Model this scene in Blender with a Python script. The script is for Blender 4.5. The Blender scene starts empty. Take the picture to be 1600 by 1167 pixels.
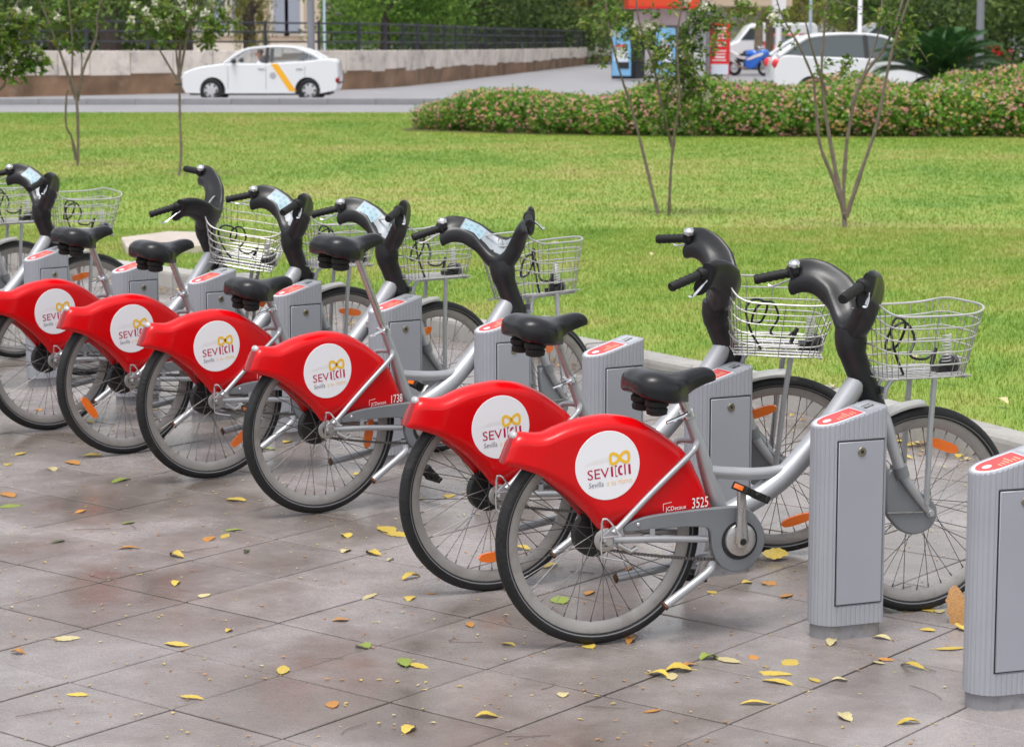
import bpy, math, random
import numpy as np
from mathutils import Matrix, Vector

R = math.radians
random.seed(7)
rng = np.random.default_rng(11)
scn = bpy.context.scene
COL = scn.collection

# ------------------------------------------------------------------ camera
F_PX, HOR, CAM_H = 3600.0, 41.0, 1.845            # focal length in photo pixels, horizon row, eye height
CXP, CYP = 800.0, 533.5
PITCH = math.atan((CYP - HOR) / F_PX)
cam_d = bpy.data.cameras.new('camera')
cam = bpy.data.objects.new('camera', cam_d); COL.objects.link(cam)
cam.location = (0, 0, CAM_H)
cam.rotation_euler = (math.pi / 2 - PITCH, 0, 0)
cam_d.sensor_width = 36.0
cam_d.lens = F_PX / 1600 * 36
cam_d.shift_y = -50 / 1600
cam_d.clip_start = 0.1
cam_d.clip_end = 1500
cam_d.dof.use_dof = True
cam_d.dof.focus_distance = 7.4
cam_d.dof.aperture_fstop = 9.0
scn.camera = cam

# ------------------------------------------------------------------ world, sun, exposure
SUN_EL, SUN_AZ = R(72), R(200)
w = bpy.data.worlds.new('World'); scn.world = w; w.use_nodes = True
nt = w.node_tree; nt.nodes.clear()
sky = nt.nodes.new('ShaderNodeTexSky'); sky.sky_type = 'NISHITA'; sky.sun_disc = False
sky.sun_elevation = SUN_EL; sky.sun_rotation = SUN_AZ
sky.air_density = 1.0; sky.dust_density = 3.0; sky.ozone_density = 1.0
hsv = nt.nodes.new('ShaderNodeHueSaturation'); hsv.inputs['Saturation'].default_value = 0.2
bg = nt.nodes.new('ShaderNodeBackground'); bg.inputs['Strength'].default_value = 0.138
out = nt.nodes.new('ShaderNodeOutputWorld')
nt.links.new(sky.outputs[0], hsv.inputs['Color']); nt.links.new(hsv.outputs[0], bg.inputs['Color'])
nt.links.new(bg.outputs[0], out.inputs['Surface'])
sun_d = bpy.data.lights.new('sun', 'SUN'); sun_d.energy = 1.3; sun_d.angle = R(22); sun_d.color = (1, 0.97, 0.93)
sun = bpy.data.objects.new('sun', sun_d); COL.objects.link(sun)
sun.rotation_euler = (math.pi / 2 - SUN_EL, 0, -SUN_AZ + math.pi)
vs = scn.view_settings
vs.view_transform = 'Standard'; vs.look = 'None'; vs.gamma = 1.0; vs.use_curve_mapping = False
vs.exposure = 0.77

# ------------------------------------------------------------------ helpers
def at(px, py, depth=None, z=None):
    """A point of the place seen at pixel (px,py) of the photograph, at a ground distance or a height."""
    a = (px - CXP) / F_PX; b = (CYP - py) / F_PX
    d = Vector((a, math.cos(PITCH) + b * math.sin(PITCH), -math.sin(PITCH) + b * math.cos(PITCH)))
    t = depth / d.y if depth is not None else (z - CAM_H) / d.z
    return Vector((0, 0, CAM_H)) + d * t

def tag(o, label=None, cat=None, group=None, kind=None):
    if label: o['label'] = label
    if cat: o['category'] = cat
    if group: o['group'] = group
    if kind: o['kind'] = kind
    return o

def empty(name, loc=(0, 0, 0), rz=0.0):
    o = bpy.data.objects.new(name, None); COL.objects.link(o)
    o.location = loc; o.rotation_euler = (0, 0, rz); o.empty_display_size = 0.1
    return o

def link(name, mesh, parent=None):
    o = bpy.data.objects.new(name, mesh); COL.objects.link(o)
    if parent is not None: o.parent = parent
    return o

class MB:
    """Collects shapes and links them as one mesh object."""
    def __init__(s): s.v = []; s.f = []; s.m = []; s.mi = 0
    def add(s, vs_, fs):
        o = len(s.v); s.v += [tuple(x) for x in vs_]
        for f in fs: s.f.append(tuple(i + o for i in f)); s.m.append(s.mi)
    def box(s, c, size, rot=None):
        hx, hy, hz = size[0] / 2, size[1] / 2, size[2] / 2
        P = [Vector((x, y, z)) for x in (-hx, hx) for y in (-hy, hy) for z in (-hz, hz)]
        if rot is not None: P = [rot @ p for p in P]
        s.add([p + Vector(c) for p in P], [(0, 1, 3, 2), (4, 6, 7, 5), (0, 4, 5, 1), (2, 3, 7, 6), (0, 2, 6, 4), (1, 5, 7, 3)])
        return s
    def tube(s, pts, r, n=10, cap=True, closed=False, flat=1.0, up=None):
        pts = [Vector(p) for p in pts]; N = len(pts)
        rr = [r] * N if not hasattr(r, '__len__') else list(r)
        ref = Vector(up) if up else None
        vs_ = []
        prev = None
        for i, p in enumerate(pts):
            if closed: t = pts[(i + 1) % N] - pts[i - 1]
            else: t = pts[min(i + 1, N - 1)] - pts[max(i - 1, 0)]
            t.normalize()
            if prev is None:
                a = ref if ref else (Vector((0, 0, 1)) if abs(t.z) < .9 else Vector((1, 0, 0)))
                u = (a - t * a.dot(t)).normalized()
            else:
                u = (prev - t * prev.dot(t)).normalized()
            prev = u; v = t.cross(u)
            for k in range(n):
                an = 2 * math.pi * k / n
                vs_.append(p + (u * math.cos(an) * flat + v * math.sin(an)) * rr[i])
        fs = []
        M = N if closed else N - 1
        for i in range(M):
            j = (i + 1) % N
            for k in range(n):
                l = (k + 1) % n
                fs.append((i * n + k, i * n + l, j * n + l, j * n + k))
        if cap and not closed:
            fs.append(tuple(range(n - 1, -1, -1))); fs.append(tuple((N - 1) * n + k for k in range(n)))
        s.add(vs_, fs); return s
    def lathe(s, prof, c=(0, 0, 0), axis='Y', n=24, closed=False):
        """prof = [(radius, offset along axis)]"""
        vs_ = []; N = len(prof)
        for r, h in prof:
            for k in range(n):
                a = 2 * math.pi * k / n
                x, y = r * math.cos(a), r * math.sin(a)
                p = (x, h, y) if axis == 'Y' else ((x, y, h) if axis == 'Z' else (h, x, y))
                vs_.append((p[0] + c[0], p[1] + c[1], p[2] + c[2]))
        fs = []
        for i in range(N if closed else N - 1):
            j = (i + 1) % N
            for k in range(n):
                l = (k + 1) % n
                fs.append((i * n + k, j * n + k, j * n + l, i * n + l))
        if not closed:
            if prof[0][0] > 1e-5: fs.append(tuple(range(n)))
            if prof[-1][0] > 1e-5: fs.append(tuple((N - 1) * n + k for k in range(n - 1, -1, -1)))
        s.add(vs_, fs); return s
    def prism(s, outline, y0, y1, axis='Y'):
        n = len(outline)
        if axis == 'Y': P = [(a, y0, b) for a, b in outline] + [(a, y1, b) for a, b in outline]
        elif axis == 'Z': P = [(a, b, y0) for a, b in outline] + [(a, b, y1) for a, b in outline]
        else: P = [(y0, a, b) for a, b in outline] + [(y1, a, b) for a, b in outline]
        fs = [tuple(range(n)), tuple(range(2 * n - 1, n - 1, -1))]
        for i in range(n):
            j = (i + 1) % n; fs.append((i, i + n, j + n, j))
        s.add(P, fs); return s
    def loft(s, rings, cap=True, closed=True):
        n = len(rings[0]); vs_ = [p for r in rings for p in r]; fs = []
        for i in range(len(rings) - 1):
            for k in range(n if closed else n - 1):
                l = (k + 1) % n
                fs.append((i * n + k, i * n + l, (i + 1) * n + l, (i + 1) * n + k))
        if cap:
            fs.append(tuple(range(n - 1, -1, -1))); fs.append(tuple((len(rings) - 1) * n + k for k in range(n)))
        s.add(vs_, fs); return s
    def sphere(s, c, r, n=14, m=9, sc=(1, 1, 1)):
        prof = [(max(math.sin(math.pi * i / m), 1e-4) * r, -math.cos(math.pi * i / m) * r) for i in range(m + 1)]
        vs0 = len(s.v); s.lathe(prof, (0, 0, 0), 'Z', n)
        for i in range(vs0, len(s.v)):
            x, y, z = s.v[i]; s.v[i] = (x * sc[0] + c[0], y * sc[1] + c[1], z * sc[2] + c[2])
        return s
    def mesh(s, name, mat, smooth=True, angle=38):
        me = bpy.data.meshes.new(name); me.from_pydata(s.v, [], s.f); me.update()
        mats = mat if isinstance(mat, (list, tuple)) else [mat]
        for m in mats: me.materials.append(m)
        if len(mats) > 1: me.polygons.foreach_set('material_index', s.m)
        import bmesh
        bm = bmesh.new(); bm.from_mesh(me); bmesh.ops.recalc_face_normals(bm, faces=bm.faces); bm.to_mesh(me); bm.free()
        if smooth:
            me.polygons.foreach_set('use_smooth', [True] * len(me.polygons))
            me.set_sharp_from_angle(angle=R(angle))
        return me
    def build(s, name, mat, parent=None, smooth=True, bevel=0, angle=38, seg=2):
        o = link(name, s.mesh(name, mat, smooth, angle), parent)
        if bevel:
            b = o.modifiers.new('bevel', 'BEVEL'); b.width = bevel; b.segments = seg; b.limit_method = 'ANGLE'; b.angle_limit = R(30)
        return o

def cr(pts, k=6, closed=False):
    """Catmull-Rom through points of any dimension."""
    P = [np.array(p, float) for p in pts]; n = len(P); outp = []
    rngi = range(n) if closed else range(n - 1)
    for i in rngi:
        p0 = P[i - 1] if (closed or i > 0) else 2 * P[0] - P[1]
        p1 = P[i]; p2 = P[(i + 1) % n]
        p3 = P[(i + 2) % n] if (closed or i + 2 < n) else 2 * P[-1] - P[-2]
        for j in range(k):
            t = j / k
            outp.append(.5 * ((2 * p1) + (-p0 + p2) * t + (2 * p0 - 5 * p1 + 4 * p2 - p3) * t * t + (-p0 + 3 * p1 - 3 * p2 + p3) * t ** 3))
    if not closed: outp.append(P[-1])
    return [tuple(float(c) for c in p) for p in outp]

def resample(pts, n):
    P = np.array(pts, float); d = np.r_[0, np.cumsum(np.linalg.norm(np.diff(P, axis=0), axis=1))]
    t = np.linspace(0, d[-1], n)
    return np.stack([np.interp(t, d, P[:, k]) for k in range(P.shape[1])], 1)

def leaf_mesh(name, P, D, Nn, ln, wd, mats, mi=None, fold=.18):
    """Many leaves, each a folded rhombus of two triangles pairs: points, directions, normals, lengths, widths."""
    P = np.asarray(P); n = len(P)
    D = D / np.linalg.norm(D, axis=1, keepdims=True)
    S = np.cross(D, Nn); S /= np.linalg.norm(S, axis=1, keepdims=True) + 1e-9
    U = np.cross(S, D)
    ln = np.broadcast_to(np.asarray(ln, float), (n,))[:, None]; wd = np.broadcast_to(np.asarray(wd, float), (n,))[:, None]
    a = P; b = P + D * ln * .45 + S * wd * .5 + U * wd * fold; c = P + D * ln; d = P + D * ln * .45 - S * wd * .5 + U * wd * fold
    V = np.stack([a, b, c, d], 1).reshape(-1, 3)
    idx = np.arange(n)[:, None] * 4
    T = np.concatenate([idx + [0, 1, 2], idx + [0, 2, 3]], 1).reshape(-1, 3)
    me = bpy.data.meshes.new(name)
    me.vertices.add(len(V)); me.vertices.foreach_set('co', V.ravel().astype(np.float32))
    me.loops.add(T.size); me.loops.foreach_set('vertex_index', T.ravel().astype(np.int32))
    me.polygons.add(len(T)); me.polygons.foreach_set('loop_start', np.arange(0, T.size, 3, dtype=np.int32))
    for m in (mats if isinstance(mats, (list, tuple)) else [mats]): me.materials.append(m)
    if mi is not None: me.polygons.foreach_set('material_index', np.repeat(mi, 2).astype(np.int32))
    me.update(calc_edges=True)
    return me

# ------------------------------------------------------------------ materials
MATS = {}
def mat(name, col, rough=.5, metal=0., coat=0., spec=.5, trans=0., var=0., scale=20., bump=0., bscale=60., rand=0., emit=None, dirt=None, ior=1.45, sss=0.):
    m = bpy.data.materials.new(name); m.use_nodes = True
    t = m.node_tree; b = t.nodes['Principled BSDF']
    b.inputs['Base Color'].default_value = (*col, 1); b.inputs['Roughness'].default_value = rough
    b.inputs['Metallic'].default_value = metal; b.inputs['Coat Weight'].default_value = coat
    b.inputs['Coat Roughness'].default_value = .08
    b.inputs['Specular IOR Level'].default_value = spec
    b.inputs['Transmission Weight'].default_value = trans; b.inputs['IOR'].default_value = ior
    L = t.links
    src = None
    tc = t.nodes.new('ShaderNodeTexCoord')
    if var:
        nz = t.nodes.new('ShaderNodeTexNoise'); nz.inputs['Scale'].default_value = scale; nz.inputs['Detail'].default_value = 5
        L.new(tc.outputs['Object'], nz.inputs['Vector'])
        mr = t.nodes.new('ShaderNodeMapRange'); mr.inputs['From Min'].default_value = .3; mr.inputs['From Max'].default_value = .7
        mr.inputs['To Min'].default_value = 1 - var; mr.inputs['To Max'].default_value = 1 + var
        L.new(nz.outputs['Fac'], mr.inputs['Value'])
        mx = t.nodes.new('ShaderNodeVectorMath'); mx.operation = 'SCALE'; mx.inputs[0].default_value = col
        L.new(mr.outputs[0], mx.inputs['Scale']); src = mx.outputs[0]
        r2 = t.nodes.new('ShaderNodeMapRange'); r2.inputs['To Min'].default_value = max(rough - .12, .03); r2.inputs['To Max'].default_value = min(rough + .15, 1)
        L.new(nz.outputs['Fac'], r2.inputs['Value']); L.new(r2.outputs[0], b.inputs['Roughness'])
    if dirt:
        nz = t.nodes.new('ShaderNodeTexNoise'); nz.inputs['Scale'].default_value = dirt[1]; nz.inputs['Detail'].default_value = 8; nz.inputs['Roughness'].default_value = .7
        L.new(tc.outputs['Object'], nz.inputs['Vector'])
        rp = t.nodes.new('ShaderNodeMapRange'); rp.inputs['From Min'].default_value = dirt[2]; rp.inputs['From Max'].default_value = dirt[2] + .2
        rp.inputs['To Max'].default_value = dirt[3]
        L.new(nz.outputs['Fac'], rp.inputs['Value'])
        mx = t.nodes.new('ShaderNodeMix'); mx.data_type = 'RGBA'
        L.new(rp.outputs[0], mx.inputs['Factor'])
        if src: L.new(src, mx.inputs[6])
        else: mx.inputs[6].default_value = (*col, 1)
        mx.inputs[7].default_value = (*dirt[0], 1); src = mx.outputs[2]
    if rand:
        oi = t.nodes.new('ShaderNodeObjectInfo'); mr = t.nodes.new('ShaderNodeMapRange')
        mr.inputs['To Min'].default_value = 1 - rand; mr.inputs['To Max'].default_value = 1 + rand
        L.new(oi.outputs['Random'], mr.inputs['Value'])
        mx = t.nodes.new('ShaderNodeVectorMath'); mx.operation = 'SCALE'
        if src: L.new(src, mx.inputs[0])
        else: mx.inputs[0].default_value = col
        L.new(mr.outputs[0], mx.inputs['Scale']); src = mx.outputs[0]
    if src: L.new(src, b.inputs['Base Color'])
    if bump:
        nz = t.nodes.new('ShaderNodeTexNoise'); nz.inputs['Scale'].default_value = bscale; nz.inputs['Detail'].default_value = 4
        L.new(tc.outputs['Object'], nz.inputs['Vector'])
        bp = t.nodes.new('ShaderNodeBump'); bp.inputs['Strength'].default_value = bump; bp.inputs['Distance'].default_value = .01
        L.new(nz.outputs['Fac'], bp.inputs['Height']); L.new(bp.outputs[0], b.inputs['Normal'])
    if emit: b.inputs['Emission Color'].default_value = (*emit, 1); b.inputs['Emission Strength'].default_value = 1
    MATS[name] = m
    return m

mat('red_paint', (.60, .0015, .004), .17, coat=0., spec=.45, var=.05, scale=5, dirt=((.36, .05, .04), 34, .66, .5))
mat('sticker_white', (.80, .80, .83), .35)
mat('crimson', (.46, .002, .06), .4)
mat('logo_yellow', (.85, .50, .03), .4)
mat('logo_orange', (.86, .60, .30), .4)
mat('logo_grey', (.22, .22, .26), .4)
mat('white_print', (.85, .85, .85), .4)
mat('silver_paint', (.42, .43, .45), .36, metal=.5, var=.07, scale=9, dirt=((.2, .18, .16), 22, .62, .5))
mat('case_grey', (.20, .21, .225), .36, metal=.2, var=.08, scale=8)
mat('post_grey', (.36, .37, .41), .42, metal=.15, var=.045, scale=5, dirt=((.2, .19, .19), 9, .68, .5))
mat('door_grey', (.36, .37, .415), .36, metal=.15, var=.03, scale=3, dirt=((.24, .23, .23), 12, .7, .4))
mat('post_foot', (.27, .265, .28), .5, metal=.1, var=.15, scale=9, dirt=((.12, .10, .085), 14, .50, .7))
mat('black_and_gap_shade', (.015, .015, .018), .6)  # black for small parts, and for shade painted into gaps and hollows
mat('black_plastic', (.016, .0165, .0185), .34, var=.2, scale=15, bump=.04, bscale=300)
mat('saddle_black', (.008, .008, .010), .27, var=.2, scale=12, bump=.03, bscale=220)
mat('rubber', (.007, .007, .007), .6, bump=.3, bscale=120)
mat('tyre_black', (.012, .012, .013), .55, var=.3, scale=12, bump=.35, bscale=90, dirt=((.07, .06, .055), 10, .58, .5))
mat('tyre_line', (.16, .16, .17), .4)
mat('rim_alu', (.34, .325, .31), .42, metal=.4, var=.08, scale=8, dirt=((.20, .17, .15), 7, .5, .75))
mat('spoke_steel', (.16, .15, .15), .4, metal=.8)
mat('chrome', (.72, .72, .74), .12, metal=1.)
mat('steel', (.52, .51, .50), .28, metal=.9, var=.1, scale=30)
mat('hub_black', (.02, .02, .02), .45, var=.3, scale=30)
mat('rust', (.10, .045, .02), .8, var=.3, scale=60)
mat('orange_reflector', (.85, .17, .01), .2, coat=.6, spec=.7)
mat('tail_bright', (.60, .02, .03), .15, coat=.5)
mat('tail_red', (.26, .003, .006), .12, coat=.4)
mat('clear_lens', (.50, .50, .50), .12, metal=.35, coat=.6)
mat('wire_white', (.58, .575, .56), .38, metal=.5)
mat('mudguard', (.66, .66, .64), .4)
mat('wire_dull', (.34, .33, .32), .45, metal=.6)
mat('logo_faint', (.74, .68, .62), .4)
mat('cable_black', (.012, .012, .014), .4)
mat('panel_grey', (.30, .33, .36), .35)
mat('panel_blue', (.32, .45, .51), .4)
mat('panel_ink', (.235, .36, .42), .4)
mat('red_sticker', (.64, .07, .07), .4, var=.08, scale=40)
mat('sticker_line', (.85, .50, .30), .5)
mat('lcd', (.42, .44, .46), .3)
mat('ink', (.02, .02, .025), .5)
mat('brass', (.30, .27, .22), .3, metal=.9)
mat('car_white', (.71, .72, .74), .2, coat=.6)
mat('car_red', (.55, .01, .02), .2, coat=.6)
mat('car_silver', (.50, .53, .56), .25, metal=.4, coat=.5)
mat('car_dark', (.02, .02, .022), .5)
mat('glass_dark', (.05, .065, .07), .04, spec=.8, coat=.5)
mat('glass_clear', (.75, .80, .82), .02, trans=.9, ior=1.08)
mat('taxi_yellow', (.85, .42, .02), .3)
mat('badge_grey', (.38, .38, .42), .5)
mat('wheel_alu', (.6, .6, .62), .3, metal=.5)
mat('seat_cloth', (.10, .10, .11), .9)
mat('skin', (.55, .27, .19), .55)
mat('hair_grey', (.25, .22, .2), .8)
mat('shirt', (.62, .63, .70), .85)
mat('asphalt_pale', (.26, .255, .27), .6, var=.1, scale=.7, bump=.15, bscale=40)
mat('asphalt', (.09, .09, .095), .8, var=.1, scale=.7)
mat('kerb_stone', (.36, .345, .325), .6, var=.14, scale=4, bump=.2, bscale=60, rand=.10, dirt=((.15, .13, .11), 5, .55, .6))
mat('kerb_far', (.27, .27, .28), .6, var=.1, scale=2, rand=.06)
mat('slab_stone', (.46, .40, .35), .6, var=.1, scale=4, bump=.15, bscale=40)
mat('soil', (.09, .06, .04), .9, var=.25, scale=6)
mat('wall_brown', (.235, .145, .09), .9, var=.4, scale=1.1, bump=.6, bscale=10, dirt=((.40, .31, .24), .9, .54, .7))
mat('wall_stone', (.66, .59, .53), .85, var=.12, scale=2.2, bump=.3, bscale=10, rand=.09, dirt=((.22, .21, .21), 1.7, .50, .75))
mat('iron', (.03, .033, .04), .5)
mat('pole_grey', (.22, .225, .25), .45, metal=.3)
mat('pole_blue', (.42, .52, .60), .45, metal=.2)
mat('pole_white', (.72, .72, .74), .45)
mat('building_beige', (.60, .47, .36), .85, var=.06, scale=.6)
mat('shutter', (.30, .32, .38), .6)
mat('frame_stone', (.66, .58, .50), .8)
mat('bark', (.17, .13, .115), .9, var=.25, scale=18, bump=.5, bscale=60)
mat('bark_dark', (.055, .04, .033), .9, var=.3, scale=3, bump=.6, bscale=15)
mat('bark_tan', (.22, .17, .12), .9, var=.2, scale=3, bump=.5, bscale=15)
mat('vend_black', (.012, .013, .02), .3)
mat('vend_blue', (.20, .42, .66), .25)
mat('vend_pale', (.62, .68, .76), .25)
mat('sign_red', (.68, .02, .025), .35)
mat('kiosk_orange', (.68, .065, .02), .4)
mat('canopy', (.50, .40, .29), .7)
mat('kiosk_white', (.68, .67, .68), .5)
mat('moto_blue', (.02, .15, .60), .2, coat=.7)

def leafmat(name, c1, c2, scale, trans=.3, rough=.5, c3=None):
    m = bpy.data.materials.new(name); m.use_nodes = True; t = m.node_tree; L = t.links
    b = t.nodes['Principled BSDF']; b.inputs['Roughness'].default_value = rough; b.inputs['Specular IOR Level'].default_value = .3
    g = t.nodes.new('ShaderNodeNewGeometry')
    nz = t.nodes.new('ShaderNodeTexNoise'); nz.inputs['Scale'].default_value = scale; nz.inputs['Detail'].default_value = 3
    L.new(g.outputs['Position'], nz.inputs['Vector'])
    ad = t.nodes.new('ShaderNodeMath'); ad.operation = 'ADD'
    ri = t.nodes.new('ShaderNodeMapRange'); ri.inputs['To Min'].default_value = -.22; ri.inputs['To Max'].default_value = .22
    L.new(g.outputs['Random Per Island'], ri.inputs['Value'])
    L.new(nz.outputs['Fac'], ad.inputs[0]); L.new(ri.outputs[0], ad.inputs[1])
    rp = t.nodes.new('ShaderNodeValToRGB'); e = rp.color_ramp.elements
    e[0].position = .3; e[0].color = (*c1, 1); e[1].position = .68; e[1].color = (*c2, 1)
    if c3: n = e.new(.86); n.color = (*c3, 1)
    L.new(ad.outputs[0], rp.inputs['Fac']); L.new(rp.outputs[0], b.inputs['Base Color'])
    tr = t.nodes.new('ShaderNodeBsdfTranslucent'); L.new(rp.outputs[0], tr.inputs['Color'])
    mx = t.nodes.new('ShaderNodeMixShader'); mx.inputs[0].default_value = trans
    L.new(b.outputs[0], mx.inputs[1]); L.new(tr.outputs[0], mx.inputs[2]); L.new(mx.outputs[0], t.nodes['Material Output'].inputs['Surface'])
    MATS[name] = m; return m
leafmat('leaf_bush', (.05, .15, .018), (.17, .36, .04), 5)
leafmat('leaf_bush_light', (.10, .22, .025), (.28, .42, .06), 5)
leafmat('leaf_sapling', (.06, .14, .02), (.19, .27, .045), 4, c3=(.30, .22, .06))
leafmat('leaf_far', (.03, .065, .018), (.14, .21, .045), .5)
leafmat('leaf_far_yellow', (.07, .095, .02), (.30, .29, .06), .5)
leafmat('leaf_far_bright', (.05, .12, .018), (.20, .34, .05), .5)
leafmat('leaf_cycad', (.03, .085, .03), (.08, .18, .055), 4, trans=.1, rough=.35)
leafmat('petal_pink', (.76, .30, .38), (.86, .54, .56), 9)
leafmat('petal_peach', (.82, .46, .36), (.86, .62, .46), 9)
leafmat('petal_yellow', (.80, .55, .15), (.84, .68, .30), 9)
leafmat('petal_white', (.72, .68, .58), (.80, .76, .66), 9)
M = MATS
for nm, c in (('fallen_yellow', (.52, .38, .07)), ('fallen_orange', (.44, .20, .045)), ('fallen_green', (.22, .28, .05)), ('fallen_brown', (.36, .19, .07)),
              ('fallen_pale', (.50, .43, .22)), ('fallen_dark', (.06, .07, .03))):
    mat(nm, c, .42, var=.28, scale=28, rand=.12, dirt=((.30, .14, .03), 30, .62, .6))

def grass_mat(name, blade):
    m = bpy.data.materials.new(name); m.use_nodes = True; t = m.node_tree; L = t.links
    b = t.nodes['Principled BSDF']; b.inputs['Roughness'].default_value = .6; b.inputs['Specular IOR Level'].default_value = .25
    g = t.nodes.new('ShaderNodeNewGeometry')
    def noise(s, d):
        n = t.nodes.new('ShaderNodeTexNoise'); n.inputs['Scale'].default_value = s; n.inputs['Detail'].default_value = d
        L.new(g.outputs['Position'], n.inputs['Vector']); return n.outputs['Fac']
    big, mid = noise(.28, 4), noise(2.2, 5)
    ad = t.nodes.new('ShaderNodeMath'); ad.operation = 'MULTIPLY_ADD'; ad.inputs[1].default_value = .55
    L.new(big, ad.inputs[0])
    md = t.nodes.new('ShaderNodeMath'); md.operation = 'MULTIPLY'; md.inputs[1].default_value = .45; L.new(mid, md.inputs[0]); L.new(md.outputs[0], ad.inputs[2])
    last = ad.outputs[0]
    if blade:
        ri = t.nodes.new('ShaderNodeMapRange'); ri.inputs['To Min'].default_value = -.09; ri.inputs['To Max'].default_value = .09
        L.new(g.outputs['Random Per Island'], ri.inputs['Value'])
        a2 = t.nodes.new('ShaderNodeMath'); a2.operation = 'ADD'; L.new(last, a2.inputs[0]); L.new(ri.outputs[0], a2.inputs[1]); last = a2.outputs[0]
    rp = t.nodes.new('ShaderNodeValToRGB'); e = rp.color_ramp.elements
    k = 1.0
    e[0].position = .34; e[0].color = (.115 * k, .225 * k, .022 * k, 1); e[1].position = .72; e[1].color = (.32 * k, .275 * k, .11 * k, 1)
    n = e.new(.48); n.color = (.195 * k, .29 * k, .038 * k, 1); n = e.new(.58); n.color = (.275 * k, .305 * k, .065 * k, 1)
    L.new(last, rp.inputs['Fac']); L.new(rp.outputs[0], b.inputs['Base Color'])
    if blade:
        tr = t.nodes.new('ShaderNodeBsdfTranslucent'); L.new(rp.outputs[0], tr.inputs['Color'])
        mx = t.nodes.new('ShaderNodeMixShader'); mx.inputs[0].default_value = .35
        L.new(b.outputs[0], mx.inputs[1]); L.new(tr.outputs[0], mx.inputs[2]); L.new(mx.outputs[0], t.nodes['Material Output'].inputs['Surface'])
    M[name] = m
grass_mat('lawn_ground', False); grass_mat('grass_blade', True)

def tile_mat(name, base, rand):
    """Worn concrete slab, wet in patches: the film of water lowers the roughness and darkens the stone."""
    m = bpy.data.materials.new(name); m.use_nodes = True; t = m.node_tree; L = t.links
    b = t.nodes['Principled BSDF']
    g = t.nodes.new('ShaderNodeNewGeometry')
    def noise(s, d, r=.5):
        n = t.nodes.new('ShaderNodeTexNoise'); n.inputs['Scale'].default_value = s; n.inputs['Detail'].default_value = d; n.inputs['Roughness'].default_value = r
        L.new(g.outputs['Position'], n.inputs['Vector']); return n.outputs['Fac']
    def mr(src, a, bb, c, d):
        n = t.nodes.new('ShaderNodeMapRange'); n.inputs[1].default_value = a; n.inputs[2].default_value = bb; n.inputs[3].default_value = c; n.inputs[4].default_value = d
        L.new(src, n.inputs[0]); return n.outputs[0]
    def mul(a, bsrc):
        n = t.nodes.new('ShaderNodeMath'); n.operation = 'MULTIPLY'; L.new(a, n.inputs[0]); L.new(bsrc, n.inputs[1]); return n.outputs[0]
    wet = mr(noise(1.1, 5, .62), .41, .60, 0, 1)
    pud = mr(noise(1.1, 5, .55), .54, .60, 0, 1)
    fine = mr(noise(160, 4, .7), .3, .7, .84, 1.16)
    mott = mr(noise(5, 6, .65), .3, .7, .82, 1.16)
    f = mul(fine, mott)
    f = mul(f, mr(wet, 0, 1, 1.0, .80))
    oi = t.nodes.new('ShaderNodeObjectInfo')
    if rand: f = mul(f, mr(oi.outputs['Random'], 0, 1, .88, 1.1))
    sc = t.nodes.new('ShaderNodeVectorMath'); sc.operation = 'SCALE'; L.new(f, sc.inputs['Scale'])
    wc = t.nodes.new('ShaderNodeMix'); wc.data_type = 'RGBA'; wc.inputs[6].default_value = (*base, 1); wc.inputs[7].default_value = (base[0] * .72, base[1] * .665, base[2] * .60, 1)
    L.new(wet, wc.inputs['Factor']); L.new(wc.outputs[2], sc.inputs[0])
    spn = mr(noise(17, 8, .75), .62, .74, 1, .72)
    sc2 = t.nodes.new('ShaderNodeVectorMath'); sc2.operation = 'SCALE'; L.new(sc.outputs[0], sc2.inputs[0]); L.new(spn, sc2.inputs['Scale'])
    L.new(sc2.outputs[0], b.inputs['Base Color'])
    ro = t.nodes.new('ShaderNodeMath'); ro.operation = 'ADD'
    L.new(mr(wet, 0, 1, .25, .06), ro.inputs[0]); L.new(mr(noise(30, 3), .3, .7, -.03, .07), ro.inputs[1])
    L.new(ro.outputs[0], b.inputs['Roughness'])
    bp = t.nodes.new('ShaderNodeBump'); bp.inputs['Distance'].default_value = .004
    bs = t.nodes.new('ShaderNodeMath'); bs.operation = 'SUBTRACT'; L.new(mr(wet, 0, 1, .65, .30), bs.inputs[0]); L.new(mr(pud, 0, 1, 0, .13), bs.inputs[1]); L.new(bs.outputs[0], bp.inputs['Strength'])
    L.new(noise(95, 3, .6), bp.inputs['Height']); L.new(bp.outputs[0], b.inputs['Normal'])
    M[name] = m
tile_mat('paving_slab', (.280, .252, .246), True)
tile_mat('paving_joint', (.030, .026, .024), False)

# ------------------------------------------------------------------ ground
def sheet(name, outline, z, m, kind='structure'):
    mb = MB(); mb.add([(x, y, z) for x, y in outline], [tuple(range(len(outline)))])
    o = mb.build(name, m, smooth=False); tag(o, kind=kind); return o
def slab(name, outline, z0, z1, m):
    o = MB().prism(outline, z0, z1, 'Z').build(name, m, smooth=False); tag(o, kind='structure'); return o

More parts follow.
